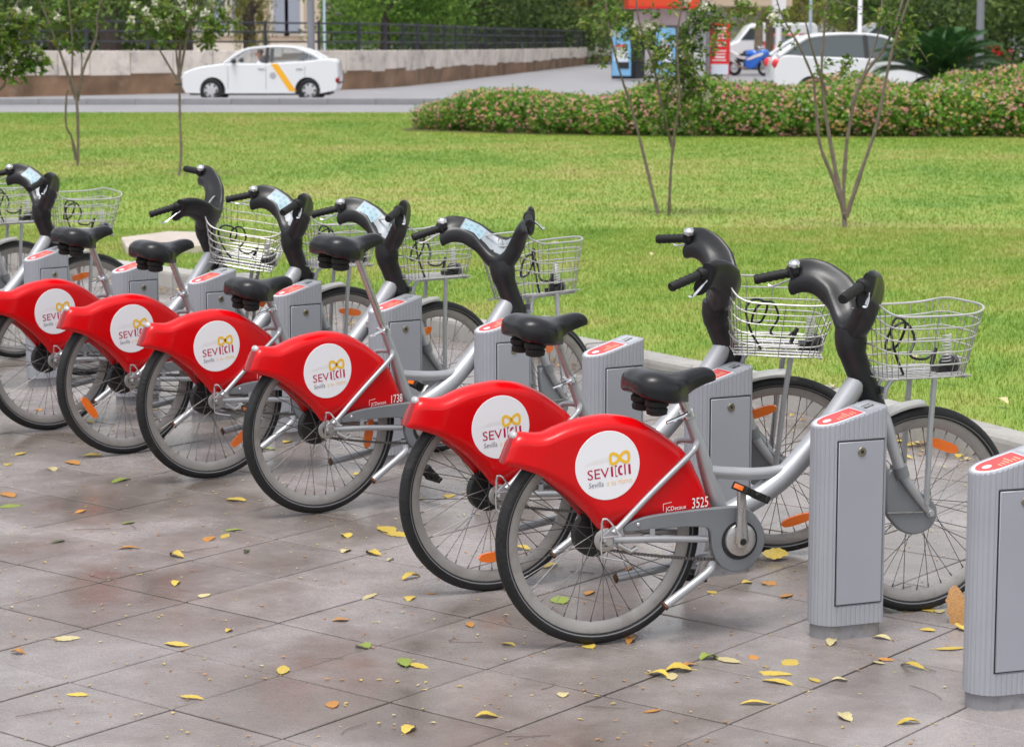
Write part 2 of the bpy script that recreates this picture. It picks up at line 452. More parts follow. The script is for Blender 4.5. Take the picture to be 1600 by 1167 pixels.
sheet('ground', [(-500, -60), (500, -60), (500, 900), (-500, 900)], -.16, M['asphalt'])
KERB = [(-24, 42), (-16, 32.5), (-12, 27.6), (-9.3, 24.3), (-7.2, 21.9), (-5.4, 19.8), (-4.08, 18.32), (-3.45, 17.62), (-2.58, 16.68), (-2.05, 16.1), (-1.48, 15.45), (-1.03, 14.86), (-.22, 13.63), (.32, 12.86), (.74, 12.22), (1.52, 11.02), (2.18, 9.75), (2.75, 8.5), (3.35, 7.0), (4.1, 4.8), (5.2, 1.5)]
KP = resample(cr(KERB, 8), 110)
dK = np.gradient(KP, axis=0); dK /= np.linalg.norm(dK, axis=1, keepdims=True)
KN = np.stack([dK[:, 1], -dK[:, 0]], 1)       # towards the pavement (near side)
if KN[80] @ np.array([-1, -1]) < 0: KN = -KN
KW = .15
kin = KP + KN * KW                           # pavement edge of the kerb
# pavement base sheet (joints) and its slabs
pav_out = [tuple(p) for p in (kin + KN * -.02)] + [(5.2, -20), (-45, -20), (-45, 42)]
pavement = sheet('pavement', pav_out, -.012, M['paving_joint'])
T = .42; U = np.array([math.cos(R(51.2)), math.sin(R(51.2))]); V = np.array([U[1], -U[0]]); O = np.array([-1.056, 7.274])
tile_me = []
for k in range(3):
    h = T / 2 - .0040
    tm = MB().box((0, 0, -.02), (2 * h, 2 * h, .04)).mesh('paving_slab', M['paving_slab'], smooth=False)
    import bmesh
    bm = bmesh.new(); bm.from_mesh(tm)
    top = [e for e in bm.edges if all(v.co.z > -.001 for v in e.verts)]
    bmesh.ops.bevel(bm, geom=top, offset=.0022, segments=1, affect='EDGES'); bm.to_mesh(tm); bm.free()
    tile_me.append(tm)
from mathutils.geometry import intersect_point_line
cands = []
for i in range(-34, 44):
    for j in range(-44, 34):
        c = O + U * (i + .5) * T + V * (j + .5) * T
        if c[1] < 3.4 or c[1] > 18.5 or abs(c[0]) > c[1] * .235 + 2.6: continue
        dd = np.linalg.norm(KP - c, axis=1); k = dd.argmin()
        sd = (c - KP[k]) @ KN[k]
        if sd < KW + .235 : continue
        inview = 4.9 < c[1] and abs(c[0]) < c[1] * .235 + .42
        cands.append((c[1] + (0 if inview else 100), c))
cands.sort(key=lambda q: q[0])
NT = min(298, sum(1 for q in cands if q[0] < 100))
for n_, (yy, c) in enumerate(cands):
    if n_ >= NT: break
    o = link('paving_slab', tile_me[n_ % 3], pavement)
    o.location = (c[0], c[1], random.uniform(-.0012, .0012))
    o.rotation_euler = (R(random.uniform(-.16, .16)), R(random.uniform(-.16, .16)), math.atan2(U[1], U[0]) + random.choice((0, math.pi / 2, math.pi)))
# cut slabs along the kerb and slabs beyond the limit: one joined part
mb = MB()
rest = [c for _, c in cands[NT:]]
for c in rest:
    h = T / 2 - .003
    q = [c + U * a * h + V * b_ * h for a, b_ in ((-1, -1), (1, -1), (1, 1), (-1, 1))]
    mb.prism([tuple(p) for p in q], -.03, random.uniform(-.001, .001), 'Z')
def clip(poly, p0, n0):
    res = []
    for a, b_ in zip(poly, poly[1:] + poly[:1]):
        da, db = (a - p0) @ n0, (b_ - p0) @ n0
        if da >= 0: res.append(a)
        if da * db < 0: res.append(a + (b_ - a) * da / (da - db))
    return res
for i in range(-34, 44):
    for j in range(-44, 34):
        c = O + U * (i + .5) * T + V * (j + .5) * T
        if c[1] < 3.4 or c[1] > 24 or abs(c[0]) > c[1] * .26 + 2.6: continue
        k = np.linalg.norm(KP - c, axis=1).argmin(); sd = (c - KP[k]) @ KN[k]
        if -.3 < sd - KW < .235:
            h = T / 2 - .003
            q = clip([c + U * a * h + V * b_ * h for a, b_ in ((-1, -1), (1, -1), (1, 1), (-1, 1))], KP[k] + KN[k] * (KW + .004), KN[k])
            if len(q) > 2: mb.prism([tuple(p) for p in q], -.03, random.uniform(-.001, .001), 'Z')
if mb.f:
    o = mb.build('paving_slab', M['paving_slab'], pavement, smooth=False); tag(o, kind='stuff')

# kerb around the lawn: separate stones
kerb = empty('kerb', (0, 0, 0)); tag(kerb, 'pale stone kerb edging the lawn behind the row of bicycles', 'kerb')
L_ = np.r_[0, np.cumsum(np.linalg.norm(np.diff(KP, axis=0), axis=1))]
s0 = 0.0
while s0 < L_[-1] - .3:
    s1 = min(s0 + random.uniform(.85, 1.0), L_[-1])
    ts = np.linspace(s0 + .004, s1 - .004, 4)
    P_ = np.stack([np.interp(ts, L_, KP[:, k]) for k in (0, 1)], 1); N_ = np.stack([np.interp(ts, L_, KN[:, k]) for k in (0, 1)], 1)
    rings = []
    zt = .125 + random.uniform(-.004, .004)
    for p, n in zip(P_, N_):
        a, b_ = p, p + n * KW
        rings.append([(a[0], a[1], -.03), (a[0], a[1], zt), (*(b_ - n * .018), zt), (*(b_ - n * .004), zt - .012), (*b_, zt - .03), (*b_, -.03)])
    MB().loft(rings).build('kerb_stone', M['kerb_stone'], kerb, smooth=False)
    s0 = s1

# lawn
lawn_poly = [tuple(p - n * .002) for p, n in zip(KP, KN)] + [(30, 1.5), (30, 47.2), (-24, 47.2)]
lawn = sheet('lawn', lawn_poly, .10, M['lawn_ground'])
def inside_lawn(P):
    k = np.concatenate([((c_[:, None, :] - KP[None]) ** 2).sum(2).argmin(1) for c_ in np.array_split(P, 40)])
    sd = ((P - KP[k]) * KN[k]).sum(1)
    return sd < -.01
def blades(n, y0, y1, hmin, hmax, wd, seed):
    r = np.random.default_rng(seed)
    y = np.sqrt(r.uniform(y0 ** 2, y1 ** 2, n)); x = r.uniform(-1, 1, n) * (y * .232 + 1.6)
    P = np.stack([x, y], 1); ok = inside_lawn(P) if y0 < 19 else (P[:, 1] < 47.1); P = P[ok]; n = len(P)
    h = r.uniform(hmin, hmax, n); an = r.uniform(0, 2 * np.pi, n); le = r.uniform(.1, .9, n) * h
    c = np.c_[P, np.full(n, .098)]; side = np.c_[np.cos(an), np.sin(an), np.zeros(n)]; lean = np.c_[-np.sin(an), np.cos(an), np.zeros(n)]
    w_ = (wd * r.uniform(.7, 1.3, n))[:, None]
    tip = c + lean * le[:, None] + np.c_[np.zeros((n, 2)), h]
    V_ = np.stack([c - side * w_ / 2, c + side * w_ / 2, tip], 1).reshape(-1, 3)
    me = bpy.data.meshes.new('grass')
    me.vertices.add(len(V_)); me.vertices.foreach_set('co', V_.ravel().astype(np.float32))
    me.loops.add(3 * n); me.loops.foreach_set('vertex_index', np.arange(3 * n, dtype=np.int32))
    me.polygons.add(n); me.polygons.foreach_set('loop_start', np.arange(0, 3 * n, 3, dtype=np.int32))
    me.materials.append(M['grass_blade']); me.update(calc_edges=True)
    o = link('grass', me); tag(o, kind='stuff'); return o
blades(340000, 9.0, 20, .012, .036, .0045, 1)
blades(340000, 20, 47, .014, .036, .010, 2)
slb = at(255, 375, z=.16)
so = MB().prism([(-3.14, 18.45), (-2.84, 19.02), (-2.45, 18.9), (-2.39, 17.8), (-2.97, 17.68)], .03, .165, 'Z').build('stone_slab', M['slab_stone'], bevel=.01)
tag(so, 'flat pale stone slab set in the lawn behind the posts', 'slab')

# road, far kerb, lane behind it
sheet('road', [(-90, 47.2), (24, 47.2), (24, 57.6), (-90, 57.6)], -.10, M['asphalt_pale'])
sheet('back_lane', [(-90, 57.7), (70, 57.7), (70, 200), (-90, 200)], -.104, M['asphalt_pale'])
vl = MB().prism([(-90, 46.9), (30, 46.9), (30, 47.18), (-90, 47.18)], -.12, .092, 'Z').build('lawn_edging', M['kerb_far'], smooth=False)
tag(vl, kind='structure')
fk = empty('far_kerb', (0, 0, 0)); tag(fk, 'long low grey kerb between the road and the white taxi', 'kerb')
kme = MB().box((0, 0, 0), (1.19, .8, .16)).mesh('kerb_stone', M['kerb_far'], smooth=False)
x = -22.0
while x < 4.2:
    o = link('kerb_stone', kme, fk); o.location = (x, 58.1 + random.uniform(-.01, .01), -.03); x += 1.2
slab('car_park', [(5.0, 43.5), (32, 43.5), (32, 58), (8.5, 58)], -.12, .14, M['asphalt_pale'])

# ------------------------------------------------------------------ locking posts
def text_mesh(s, size, align='LEFT'):
    cu = bpy.data.curves.new('t', 'FONT'); cu.body = s; cu.size = size; cu.align_x = align; cu.resolution_u = 3
    o = bpy.data.objects.new('t', cu); COL.objects.link(o)
    dg = bpy.context.evaluated_depsgraph_get(); me = bpy.data.meshes.new_from_object(o.evaluated_get(dg))
    bpy.data.objects.remove(o); bpy.data.curves.remove(cu)
    vv = [tuple(v.co) for v in me.vertices]; ff = [tuple(p.vertices) for p in me.polygons]
    bpy.data.meshes.remove(me)
    return vv, ff
def add_text(mb, s, size, fn, align='LEFT', sx=1.0, shear=0.0):
    vv, ff = text_mesh(s, size, align)
    mb.add([fn(x * sx + y * shear, y) for x, y, _ in vv], ff)
    return max(v[0] for v in vv) * sx if vv else 0

PL, PW, ZB, ZT0, ZT1 = .225, .135, .045, .652, .711
def post_outline(ribbed, inset_door):
    """Plan of the post: round nose at -x, square heel at +x; near long face is y=-PW/2."""
    pts = []
    a, b_ = -PL / 2, PL / 2; hw = PW / 2
    base = []
    for t in np.linspace(0, 1, 9)[:-1]:                          # heel corner, near
        an = -math.pi / 2 * (1 - t); base.append((b_ - .022 + .022 * math.cos(an), -hw + .022 + .022 * math.sin(an)))
    base = [(b_ - .022 + .022 * math.cos(an), -hw + .022 + .022 * math.sin(an)) for an in np.linspace(-math.pi / 2, 0, 7)]
    base += [(b_ - .022 + .022 * math.cos(an), hw - .022 + .022 * math.sin(an)) for an in np.linspace(0, math.pi / 2, 7)]
    nose = [(a + .075 - .075 * math.sin(an), hw * math.cos(an)) for an in np.linspace(0, math.pi, 19)]
    base += nose
    P_ = resample(base + [base[0]], 361)[:-1]
    out_ = []
    n = len(P_); tan = np.roll(P_, -1, 0) - np.roll(P_, 1, 0); tan /= np.linalg.norm(tan, axis=1, keepdims=True)
    nor = np.stack([tan[:, 1], -tan[:, 0]], 1)
    for i, (p, nn) in enumerate(zip(P_, nor)):
        ph = (i % 9) / 9.0
        d = -.0020 * max(0., math.cos(2 * math.pi * ph)) ** 2 if ribbed else 0
        q = p + nn * d
        if inset_door and p[1] < -hw + .004 and DX0 - .004 < p[0] < DX1 + .004: q = np.array([p[0], -hw + .005])
        out_.append((float(q[0]), float(q[1])))
    return out_
DX0, DX1, DZ0, DZ1 = -.062, .096, .108, .612
def build_post():
    root = empty('locking_post')
    full = post_outline(True, False); door = post_outline(True, True); plain = post_outline(False, False)
    zt = lambda x: ZT0 + (ZT1 - ZT0) * min(max((x + PL / 2) / (PL * .98), 0), 1)
    rings = []
    for z, o in ((ZB, full), (DZ0 - .004, full), (DZ0 - .0035, door), (DZ1 + .0035, door), (DZ1 + .004, full)):
        rings.append([(x, y, z) for x, y in o])
    rings.append([(x, y, zt(x) - .004) for x, y in full])
    rings.append([(x * .985, y * .975, zt(x)) for x, y in plain])
    MB().loft(rings).build('housing', M['post_grey'], root, smooth=False)
    fo = [(x * .93, y * .88) for x, y in plain]
    MB().loft([[(x, y, -.02) for x, y in fo], [(x, y, ZB + .004) for x, y in fo]]).build('foot', M['post_foot'], root, angle=30)
    g = MB().box(((DX0 + DX1) / 2, -PW / 2 + .0042, (DZ0 + DZ1) / 2), (DX1 - DX0 + .001, .003, DZ1 - DZ0 + .001)).build('door_gap_shade', M['black_and_gap_shade'], root, smooth=False)  # dark plate behind the door paints the shade of its gap
    d = MB().box(((DX0 + DX1) / 2, -PW / 2 + .0015, (DZ0 + DZ1) / 2), (DX1 - DX0 - .005, .006, DZ1 - DZ0 - .006)).build('door', M['door_grey'], root, bevel=.0012, seg=1)
    lk = MB(); lk.lathe([(0.0002, -.004), (.0125, -.004), (.0148, -.002), (.0148, .003)], (.018, -PW / 2 - .001, .578), 'Y', 20)
    lk.build('lock', M['brass'], d)
    MB().lathe([(.0002, -.0052), (.0055, -.0052), (.0055, -.003)], (.018, -PW / 2 - .001, .578), 'Y', 6).build('keyhole', M['black_and_gap_shade'], d)
    # top label lies on the sloping top
    sl = (ZT1 - ZT0) / (PL * .98)
    top = lambda x, y, h=.0012: (x, y, ZT0 + (x + PL / 2) * sl + h)
    lab = []
    for an in np.linspace(math.pi / 2, 3 * math.pi / 2, 15): lab.append((-.045 + .05 * math.cos(an) * 1.0, .045 * math.sin(an)))
    lab = [(x, y) for x, y in lab] + [(.035, -.045), (.035, .045)]
    rl = [[top(x, y, .0003) for x, y in lab], [top(x, y, .0014) for x, y in lab]]
    st = MB().loft(rl).build('label_plate', M['red_sticker'], root, smooth=False)
    mb = MB(); mb.loft([[top(x - .0, y * 1.14, -.0006) for x, y in [((a - .0) * 1.10 - .0, b_) for a, b_ in lab]], [top(x, y * 1.14, .0007) for x, y in [(a * 1.10, b_) for a, b_ in lab]]])
    mb.build('label_border', M['sticker_white'], st, smooth=False)
    mb = MB()
    for k in range(6):
        x0 = -.04 + k * .011; ln = random.uniform(.025, .06)
        if k == 0: ln = .02
        P_ = [(x0, -.033), (x0 + .0035, -.033), (x0 + .0035, -.033 + ln), (x0, -.033 + ln)]
        mb.add([top(x, y, .0019) for x, y in P_], [(0, 1, 2, 3)])
    mb.build('label_lines', M['sticker_line'], st, smooth=False)
    P_ = [(-.066 + .013 * math.cos(t), -.002 + .013 * math.sin(t)) for t in np.linspace(0, 2 * math.pi, 17)[:-1]]
    MB().loft([[top(x, y, .001) for x, y in P_], [top(x, y, .0022) for x, y in P_]]).build('sensor_dot', M['sticker_white'], st)
    P_ = [(.052, -.046), (.098, -.046), (.098, .046), (.052, .046)]
    lc = MB().loft([[top(x, y, -.001) for x, y in P_], [top(x, y, .001) for x, y in P_]]).build('number_plate', M['lcd'], root, smooth=False)
    return root, lc, top

post0, lcd0, POSTTOP = build_post()
def copy_tree(o, parent=None):
    c = o.copy(); COL.objects.link(c); c.parent = parent
    for ch in o.children: copy_tree(ch, c)
    return c
DOCKS = [  # near heel corner x, y, yaw, number, label
    ((1.459, 6.118), 18, '12', 'foreground grey locking post cut off by the right edge of the picture'),
    ((1.126, 6.858), 21, '13', 'grey ribbed locking post marked 13 beside the nearest bicycle'),
    ((.805, 7.68), 27, '14', 'grey ribbed locking post behind the saddle of the nearest bicycle'),
    ((.478, 8.37), 31, '15', 'unoccupied grey locking post standing between the two turned and raised bicycles, right of centre'),
    ((.07, 9.05), 35, '16', 'grey locking post beside the bicycle numbered 1738'),
    ((-.388, 9.70), 36, '17', 'grey locking post behind the tall seat post of bicycle 1738'),
    ((-.86, 10.27), 37.5, '18', 'grey locking post half hidden by the lowest saddle left of centre'),
    ((-1.305, 10.79), 39.5, '19', 'grey locking post beside the bicycle with handlebar twisted backwards'),
    ((-1.745, 11.27), 41, '20', 'unoccupied grey locking post, second from the left edge'),
    ((-2.30, 11.86), 43, '21', 'leftmost grey locking post with bicycle frame passing behind it'),
]
lcd_c = POSTTOP(.075, 0, .0016)
first = True
for (cx, cy), yaw, num, lab in DOCKS:
    o = post0 if first else copy_tree(post0)
    a = R(yaw); d = np.array([math.cos(a), math.sin(a)]); l = np.array([-math.sin(a), math.cos(a)])
    c = np.array([cx, cy]) - d * (PL / 2 - .012) + l * (PW / 2 - .008)
    o.location = (c[0], c[1], 0); o.rotation_euler = (0, 0, a)
    tag(o, lab, 'locking post', 'locking posts in the bicycle rack')
    lc = [ch for ch in o.children if ch.name.startswith('number_plate')][0]
    mb = MB(); add_text(mb, num, .046, lambda x, y: POSTTOP(.092 - y, -.026 + x, .0016) if False else POSTTOP(.058 + y, .026 - x, .0016))
    mb.build('number', M['ink'], lc, smooth=False)
    first = False

# ------------------------------------------------------------------ the shared bicycle
WR, WB = .33, 1.105
HUB_R, HUB_F = Vector((0, 0, WR)), Vector((WB, 0, WR))
def poly3(pts, y): return [(x, y, z) for x, z in pts]

def make_wheel_meshes():
    d = {}
    prof = [(WR - .022 + .022 * math.cos(a) * 1.0, .0225 * math.sin(a)) for a in np.linspace(-2.2, 2.2, 13)]
    d['tyre'] = MB().lathe(prof, n=72, closed=True).mesh('tyre', M['tyre_black'])
    mb = MB()
    for s in (-1, 1):
        mb.lathe([(.3005, s * .0212), (.3035, s * .0222), (.3030, s * .0216), (.3000, s * .0206)], n=72, closed=True)
    d['line'] = mb.mesh('reflective_line', M['tyre_line'])
    d['rim'] = MB().lathe([(.297, -.0135), (.2965, .0135), (.288, .0135), (.272, .0105), (.262, .004), (.2605, 0), (.262, -.004), (.272, -.0105), (.288, -.0135)], n=72, closed=True).mesh('rim', M['rim_alu'], angle=25)
    mb = MB(); N = 36
    for i in range(N):
        s = 1 if i % 2 else -1; k = i // 2
        a = 2 * math.pi * i / N; off = R(62) * (1 if k % 2 else -1)
        p0 = Vector((.030 * math.cos(a + off), s * .032, .030 * math.sin(a + off))); p1 = Vector((.262 * math.cos(a), s * .002, .262 * math.sin(a)))
        mb.tube([p0, p1], .0013, 4, cap=False)
        q = p0.lerp(p1, .95); mb.tube([q, p1], .0024, 5)
    d['spokes'] = mb.mesh('spokes', M['spoke_steel'])
    d['hub_f'] = MB().lathe([(.006, -.075), (.010, -.072), (.010, -.06), (.006, -.058), (.030, -.036), (.033, -.033), (.033, -.029), (.018, -.025), (.018, .025), (.033, .029), (.033, .033), (.03, .036), (.006, .058), (.010, .06), (.010, .072), (.006, .075)], n=20).mesh('hub', M['steel'])
    mb = MB(); mb.lathe([(.010, -.078), (.012, -.07), (.022, -.055), (.022, -.04), (.034, -.036), (.034, -.030), (.022, -.024), (.022, .016), (.04, .018), (.066, .022), (.069, .028), (.069, .052), (.062, .057), (.02, .06), (.010, .075)], n=28)
    d['hub_r'] = mb.mesh('hub', M['hub_black'])
    mb = MB()
    n = 7
    ol = [(-.058, .0), (-.05, .011), (-.03, .0155), (0, .0165), (.03, .0155), (.05, .011), (.058, .0), (.05, -.011), (.03, -.0155), (0, -.0165), (-.03, -.0155), (-.05, -.011)]
    mb.prism(ol, -.006, .006); d['reflector'] = mb.mesh('reflector', M['orange_reflector'], angle=20)
    return d
WM = make_wheel_meshes()

def add_wheel(root, front, spin, refl):
    w_ = link('front_wheel' if front else 'rear_wheel', WM['rim'], root)
    w_.location = HUB_F if front else HUB_R; w_.rotation_euler = (0, spin, 0)
    link('tyre', WM['tyre'], w_); link('tyre_line', WM['line'], w_); link('spokes', WM['spokes'], w_)
    link('hub', WM['hub_f'] if front else WM['hub_r'], w_)
    for q in refl:
        an, tilt = q if hasattr(q, '__len__') else (q, 0)
        r_ = link('reflector', WM['reflector'], w_)
        a = R(an); loc = Vector((.214 * math.cos(a), -.012, .214 * math.sin(a)))
        # keep the asked angle whatever the spin of the wheel
        ry = Matrix.Rotation(-spin, 4, 'Y')
        r_.matrix_basis = ry @ Matrix.Translation(loc) @ Matrix.Rotation(-(a - math.pi / 2) + R(tilt), 4, 'Y')
    return w_

FW = .054
def fender_mesh():
    Tp = cr([(-.277, .655), (-.258, .664), (-.211, .659), (-.176, .661), (-.124, .679), (-.076, .691), (-.015, .699), (.029, .700), (.095, .688), (.163, .658), (.231, .611), (.281, .566), (.314, .505), (.349, .433), (.358, .402)], 5)
    Bp = cr([(-.312, .573), (-.265, .560), (-.213, .54), (-.157, .501), (-.109, .462), (-.061, .411), (-.026, .366)], 5) + [(-.008, .357), (.02, .362), (.06, .372), (.14, .380), (.232, .388), (.30, .393), (.352, .398)]
    N = 64; Tq, Bq = resample(Tp, N), resample(Bp, N)
    rings = []
    for i in range(N):
        u = i / (N - 1); t, b_ = Tq[i], Bq[i]; L = np.linalg.norm(t - b_)
        w_ = FW * (.55 + .45 * min(1, u / .14) ** .7) * (1 - .25 * max(0, (u - .9) / .1))
        r_ = min(.036, L * .5)
        ss = [1, .8, .6, .42, .3] ; S = [L * k for k in ss if L * k > r_ * 1.02] 
        S = S + [L * .3] * (5 - len(S)) if len(S) < 5 else S
        S = sorted(S, reverse=True)
        S += [r_ * k for k in (1, .72, .5, .32, .18, .08, .02)]
        S = sorted(S, reverse=True)
        side = []
        for s in S:
            q = t + (b_ - t) * (s / L); y = w_ * math.sqrt(max(0, 1 - (1 - min(s / r_, 1)) ** 2))
            side.append((q[0], y, q[1]))
        rings.append([(x, -y, z) for x, y, z in side] + [(t[0], 0, t[1])] + side[::-1])
    mb = MB(); mb.loft(rings, cap=False, closed=False)
    # tail cap
    n = len(rings[0]); mb.f.append(tuple(range(n))); mb.m.append(0)
    return mb
def logo_meshes():
    cx, cz, r = .005, .555, .104
    y = -FW - .0012
    disc = MB(); disc.lathe([(.0002, -.0012), (r - .001, -.0012), (r, -.0006), (r, .0012)], (cx, y + .0012, cz), 'Y', 56)
    rot = R(4.5)
    def at_(a, b_, dy=0): return (cx + r * (a * math.cos(rot) - b_ * math.sin(rot)), y - .0008 - dy, cz + r * (a * math.sin(rot) + b_ * math.cos(rot)))
    cr_ = MB()
    base, cap = -.34, .29
    add_text(cr_, 'SEV', cap * 1.42, lambda a, b_: at_(-.66 + a, base + b_), sx=1.07)
    def bar(mb, x0, x1, z0, z1): mb.add([at_(x0, z0), at_(x1, z0), at_(x1, z1), at_(x0, z1)], [(0, 1, 2, 3)])
    bar(cr_, .085, .15, base, base + cap)                      # I
    bar(cr_, .215, .235, base - .02, base + cap + .02); bar(cr_, .215, .285, base - .02, base + .015); bar(cr_, .215, .285, base + cap - .015, base + cap + .02)
    arc = [(.40 + .10 * math.cos(t), base + cap / 2 + .145 * math.sin(t)) for t in np.linspace(R(62), R(298), 15)]
    arc2 = [(.41 + .045 * math.cos(t), base + cap / 2 + .09 * math.sin(t)) for t in np.linspace(R(62), R(298), 15)]
    n0 = len(arc); cr_.add([at_(*p) for p in arc] + [at_(*p) for p in arc2], [(i, i + 1, n0 + i + 1, n0 + i) for i in range(n0 - 1)])
    bar(cr_, .50, .545, base - .0, base + cap + .02)
    bar(cr_, .63, .70, base, base + cap)
    # lemniscate
    ye = MB(); ts = np.linspace(0, 2 * math.pi, 49)
    def lem(t, k): 
        s = math.sin(t); return (.38 + .29 * k * math.cos(t), .17 + .15 * k * math.copysign(abs(math.sin(2 * t)) ** .75, math.sin(2 * t)))
    pts = [np.array(lem(t, 1)) for t in ts[:-1]]; n0 = len(pts)
    o_, i_ = [], []
    for k in range(n0):
        tg = pts[(k + 1) % n0] - pts[k - 1]; tg /= np.linalg.norm(tg); nn = np.array([tg[1], -tg[0]])
        o_.append(pts[k] + nn * .044); i_.append(pts[k] - nn * .044)
    ye.add([at_(*p) for p in o_] + [at_(*p) for p in i_], [(k, (k + 1) % n0, n0 + (k + 1) % n0, n0 + k) for k in range(n0)])
    gr, og = MB(), MB()
    wdt = add_text(gr, 'Sevilla', .225, lambda a, b_: at_(-.64 + a, -.58 + b_), sx=.86, shear=.12)
    add_text(og, 'a tu ritmo.', .225, lambda a, b_: at_(-.64 + wdt + .09 + a, -.58 + b_), sx=.86, shear=.12)
    ln = MB()
    for k in range(4):
        z0 = .08 + k * .035; P_ = [(-.75 + .1 * k, z0), (.02, z0 + .03), (.02, z0 + .037), (-.75 + .1 * k, z0 + .007)]
        ln.add([at_(*p) for p in P_], [(0, 1, 2, 3)])
    return disc, cr_, ye, gr, og, ln
LOGO = logo_meshes()
LM = [(n, mb.mesh(n, M[m], smooth=False)) for n, mb, m in (('logo_disc', LOGO[0], 'sticker_white'), ('logo_lettering', LOGO[1], 'crimson'), ('logo_infinity', LOGO[2], 'logo_yellow'), ('slogan', LOGO[3], 'logo_grey'), ('slogan', LOGO[4], 'logo_orange'), ('logo_lines', LOGO[5], 'logo_faint'))]
YS = -FW * 1.0 - .0010
brand = MB(); add_text(brand, 'JCDecaux', .0185, lambda a, b_: (.196 + a, YS, .402 + a * .06 + b_), sx=.9)
brand.add([(.187, YS, .404), (.1885, YS, .404), (.1885, YS, .424), (.187, YS, .4255), (.215, YS, .4295), (.215, YS, .4280)], [(0, 1, 2, 3), (3, 2, 5, 4)])
BRAND = brand.mesh('maker_lettering', M['white_print'], smooth=False)

STEER_P, STEER_A = Vector((.927, 0, .695)), Vector((-.40, 0, .916)).normalized()

def basket_rings():
    """Rim and bottom outlines of the wire basket, matched point by point."""
    n = 64; rings = []
    for k in range(6):
        t = k / 5.0                                            # 0 = rim, 1 = bottom
        pts = []
        xb, xf = .862 + .035 * t, 1.252 - .05 * t
        hw = .168 - .036 * t
        for i in range(n):
            a = 2 * math.pi * i / n
            c, s = math.cos(a), math.sin(a); e = .42
            sx = math.copysign(abs(c) ** e, c); sy = math.copysign(abs(s) ** e, s)
            x = (xb + xf) / 2 + (xf - xb) / 2 * sx; y = hw * sy * (1 - .10 * (sx < 0) * abs(sx))
            wav = (.062 * abs(c) ** 3 if c < 0 else .022 * c * c) - .006
            z = .972 + wav * (1 - t) - .2 * t
            pts.append((x, y, z))
        rings.append(pts)
    return rings

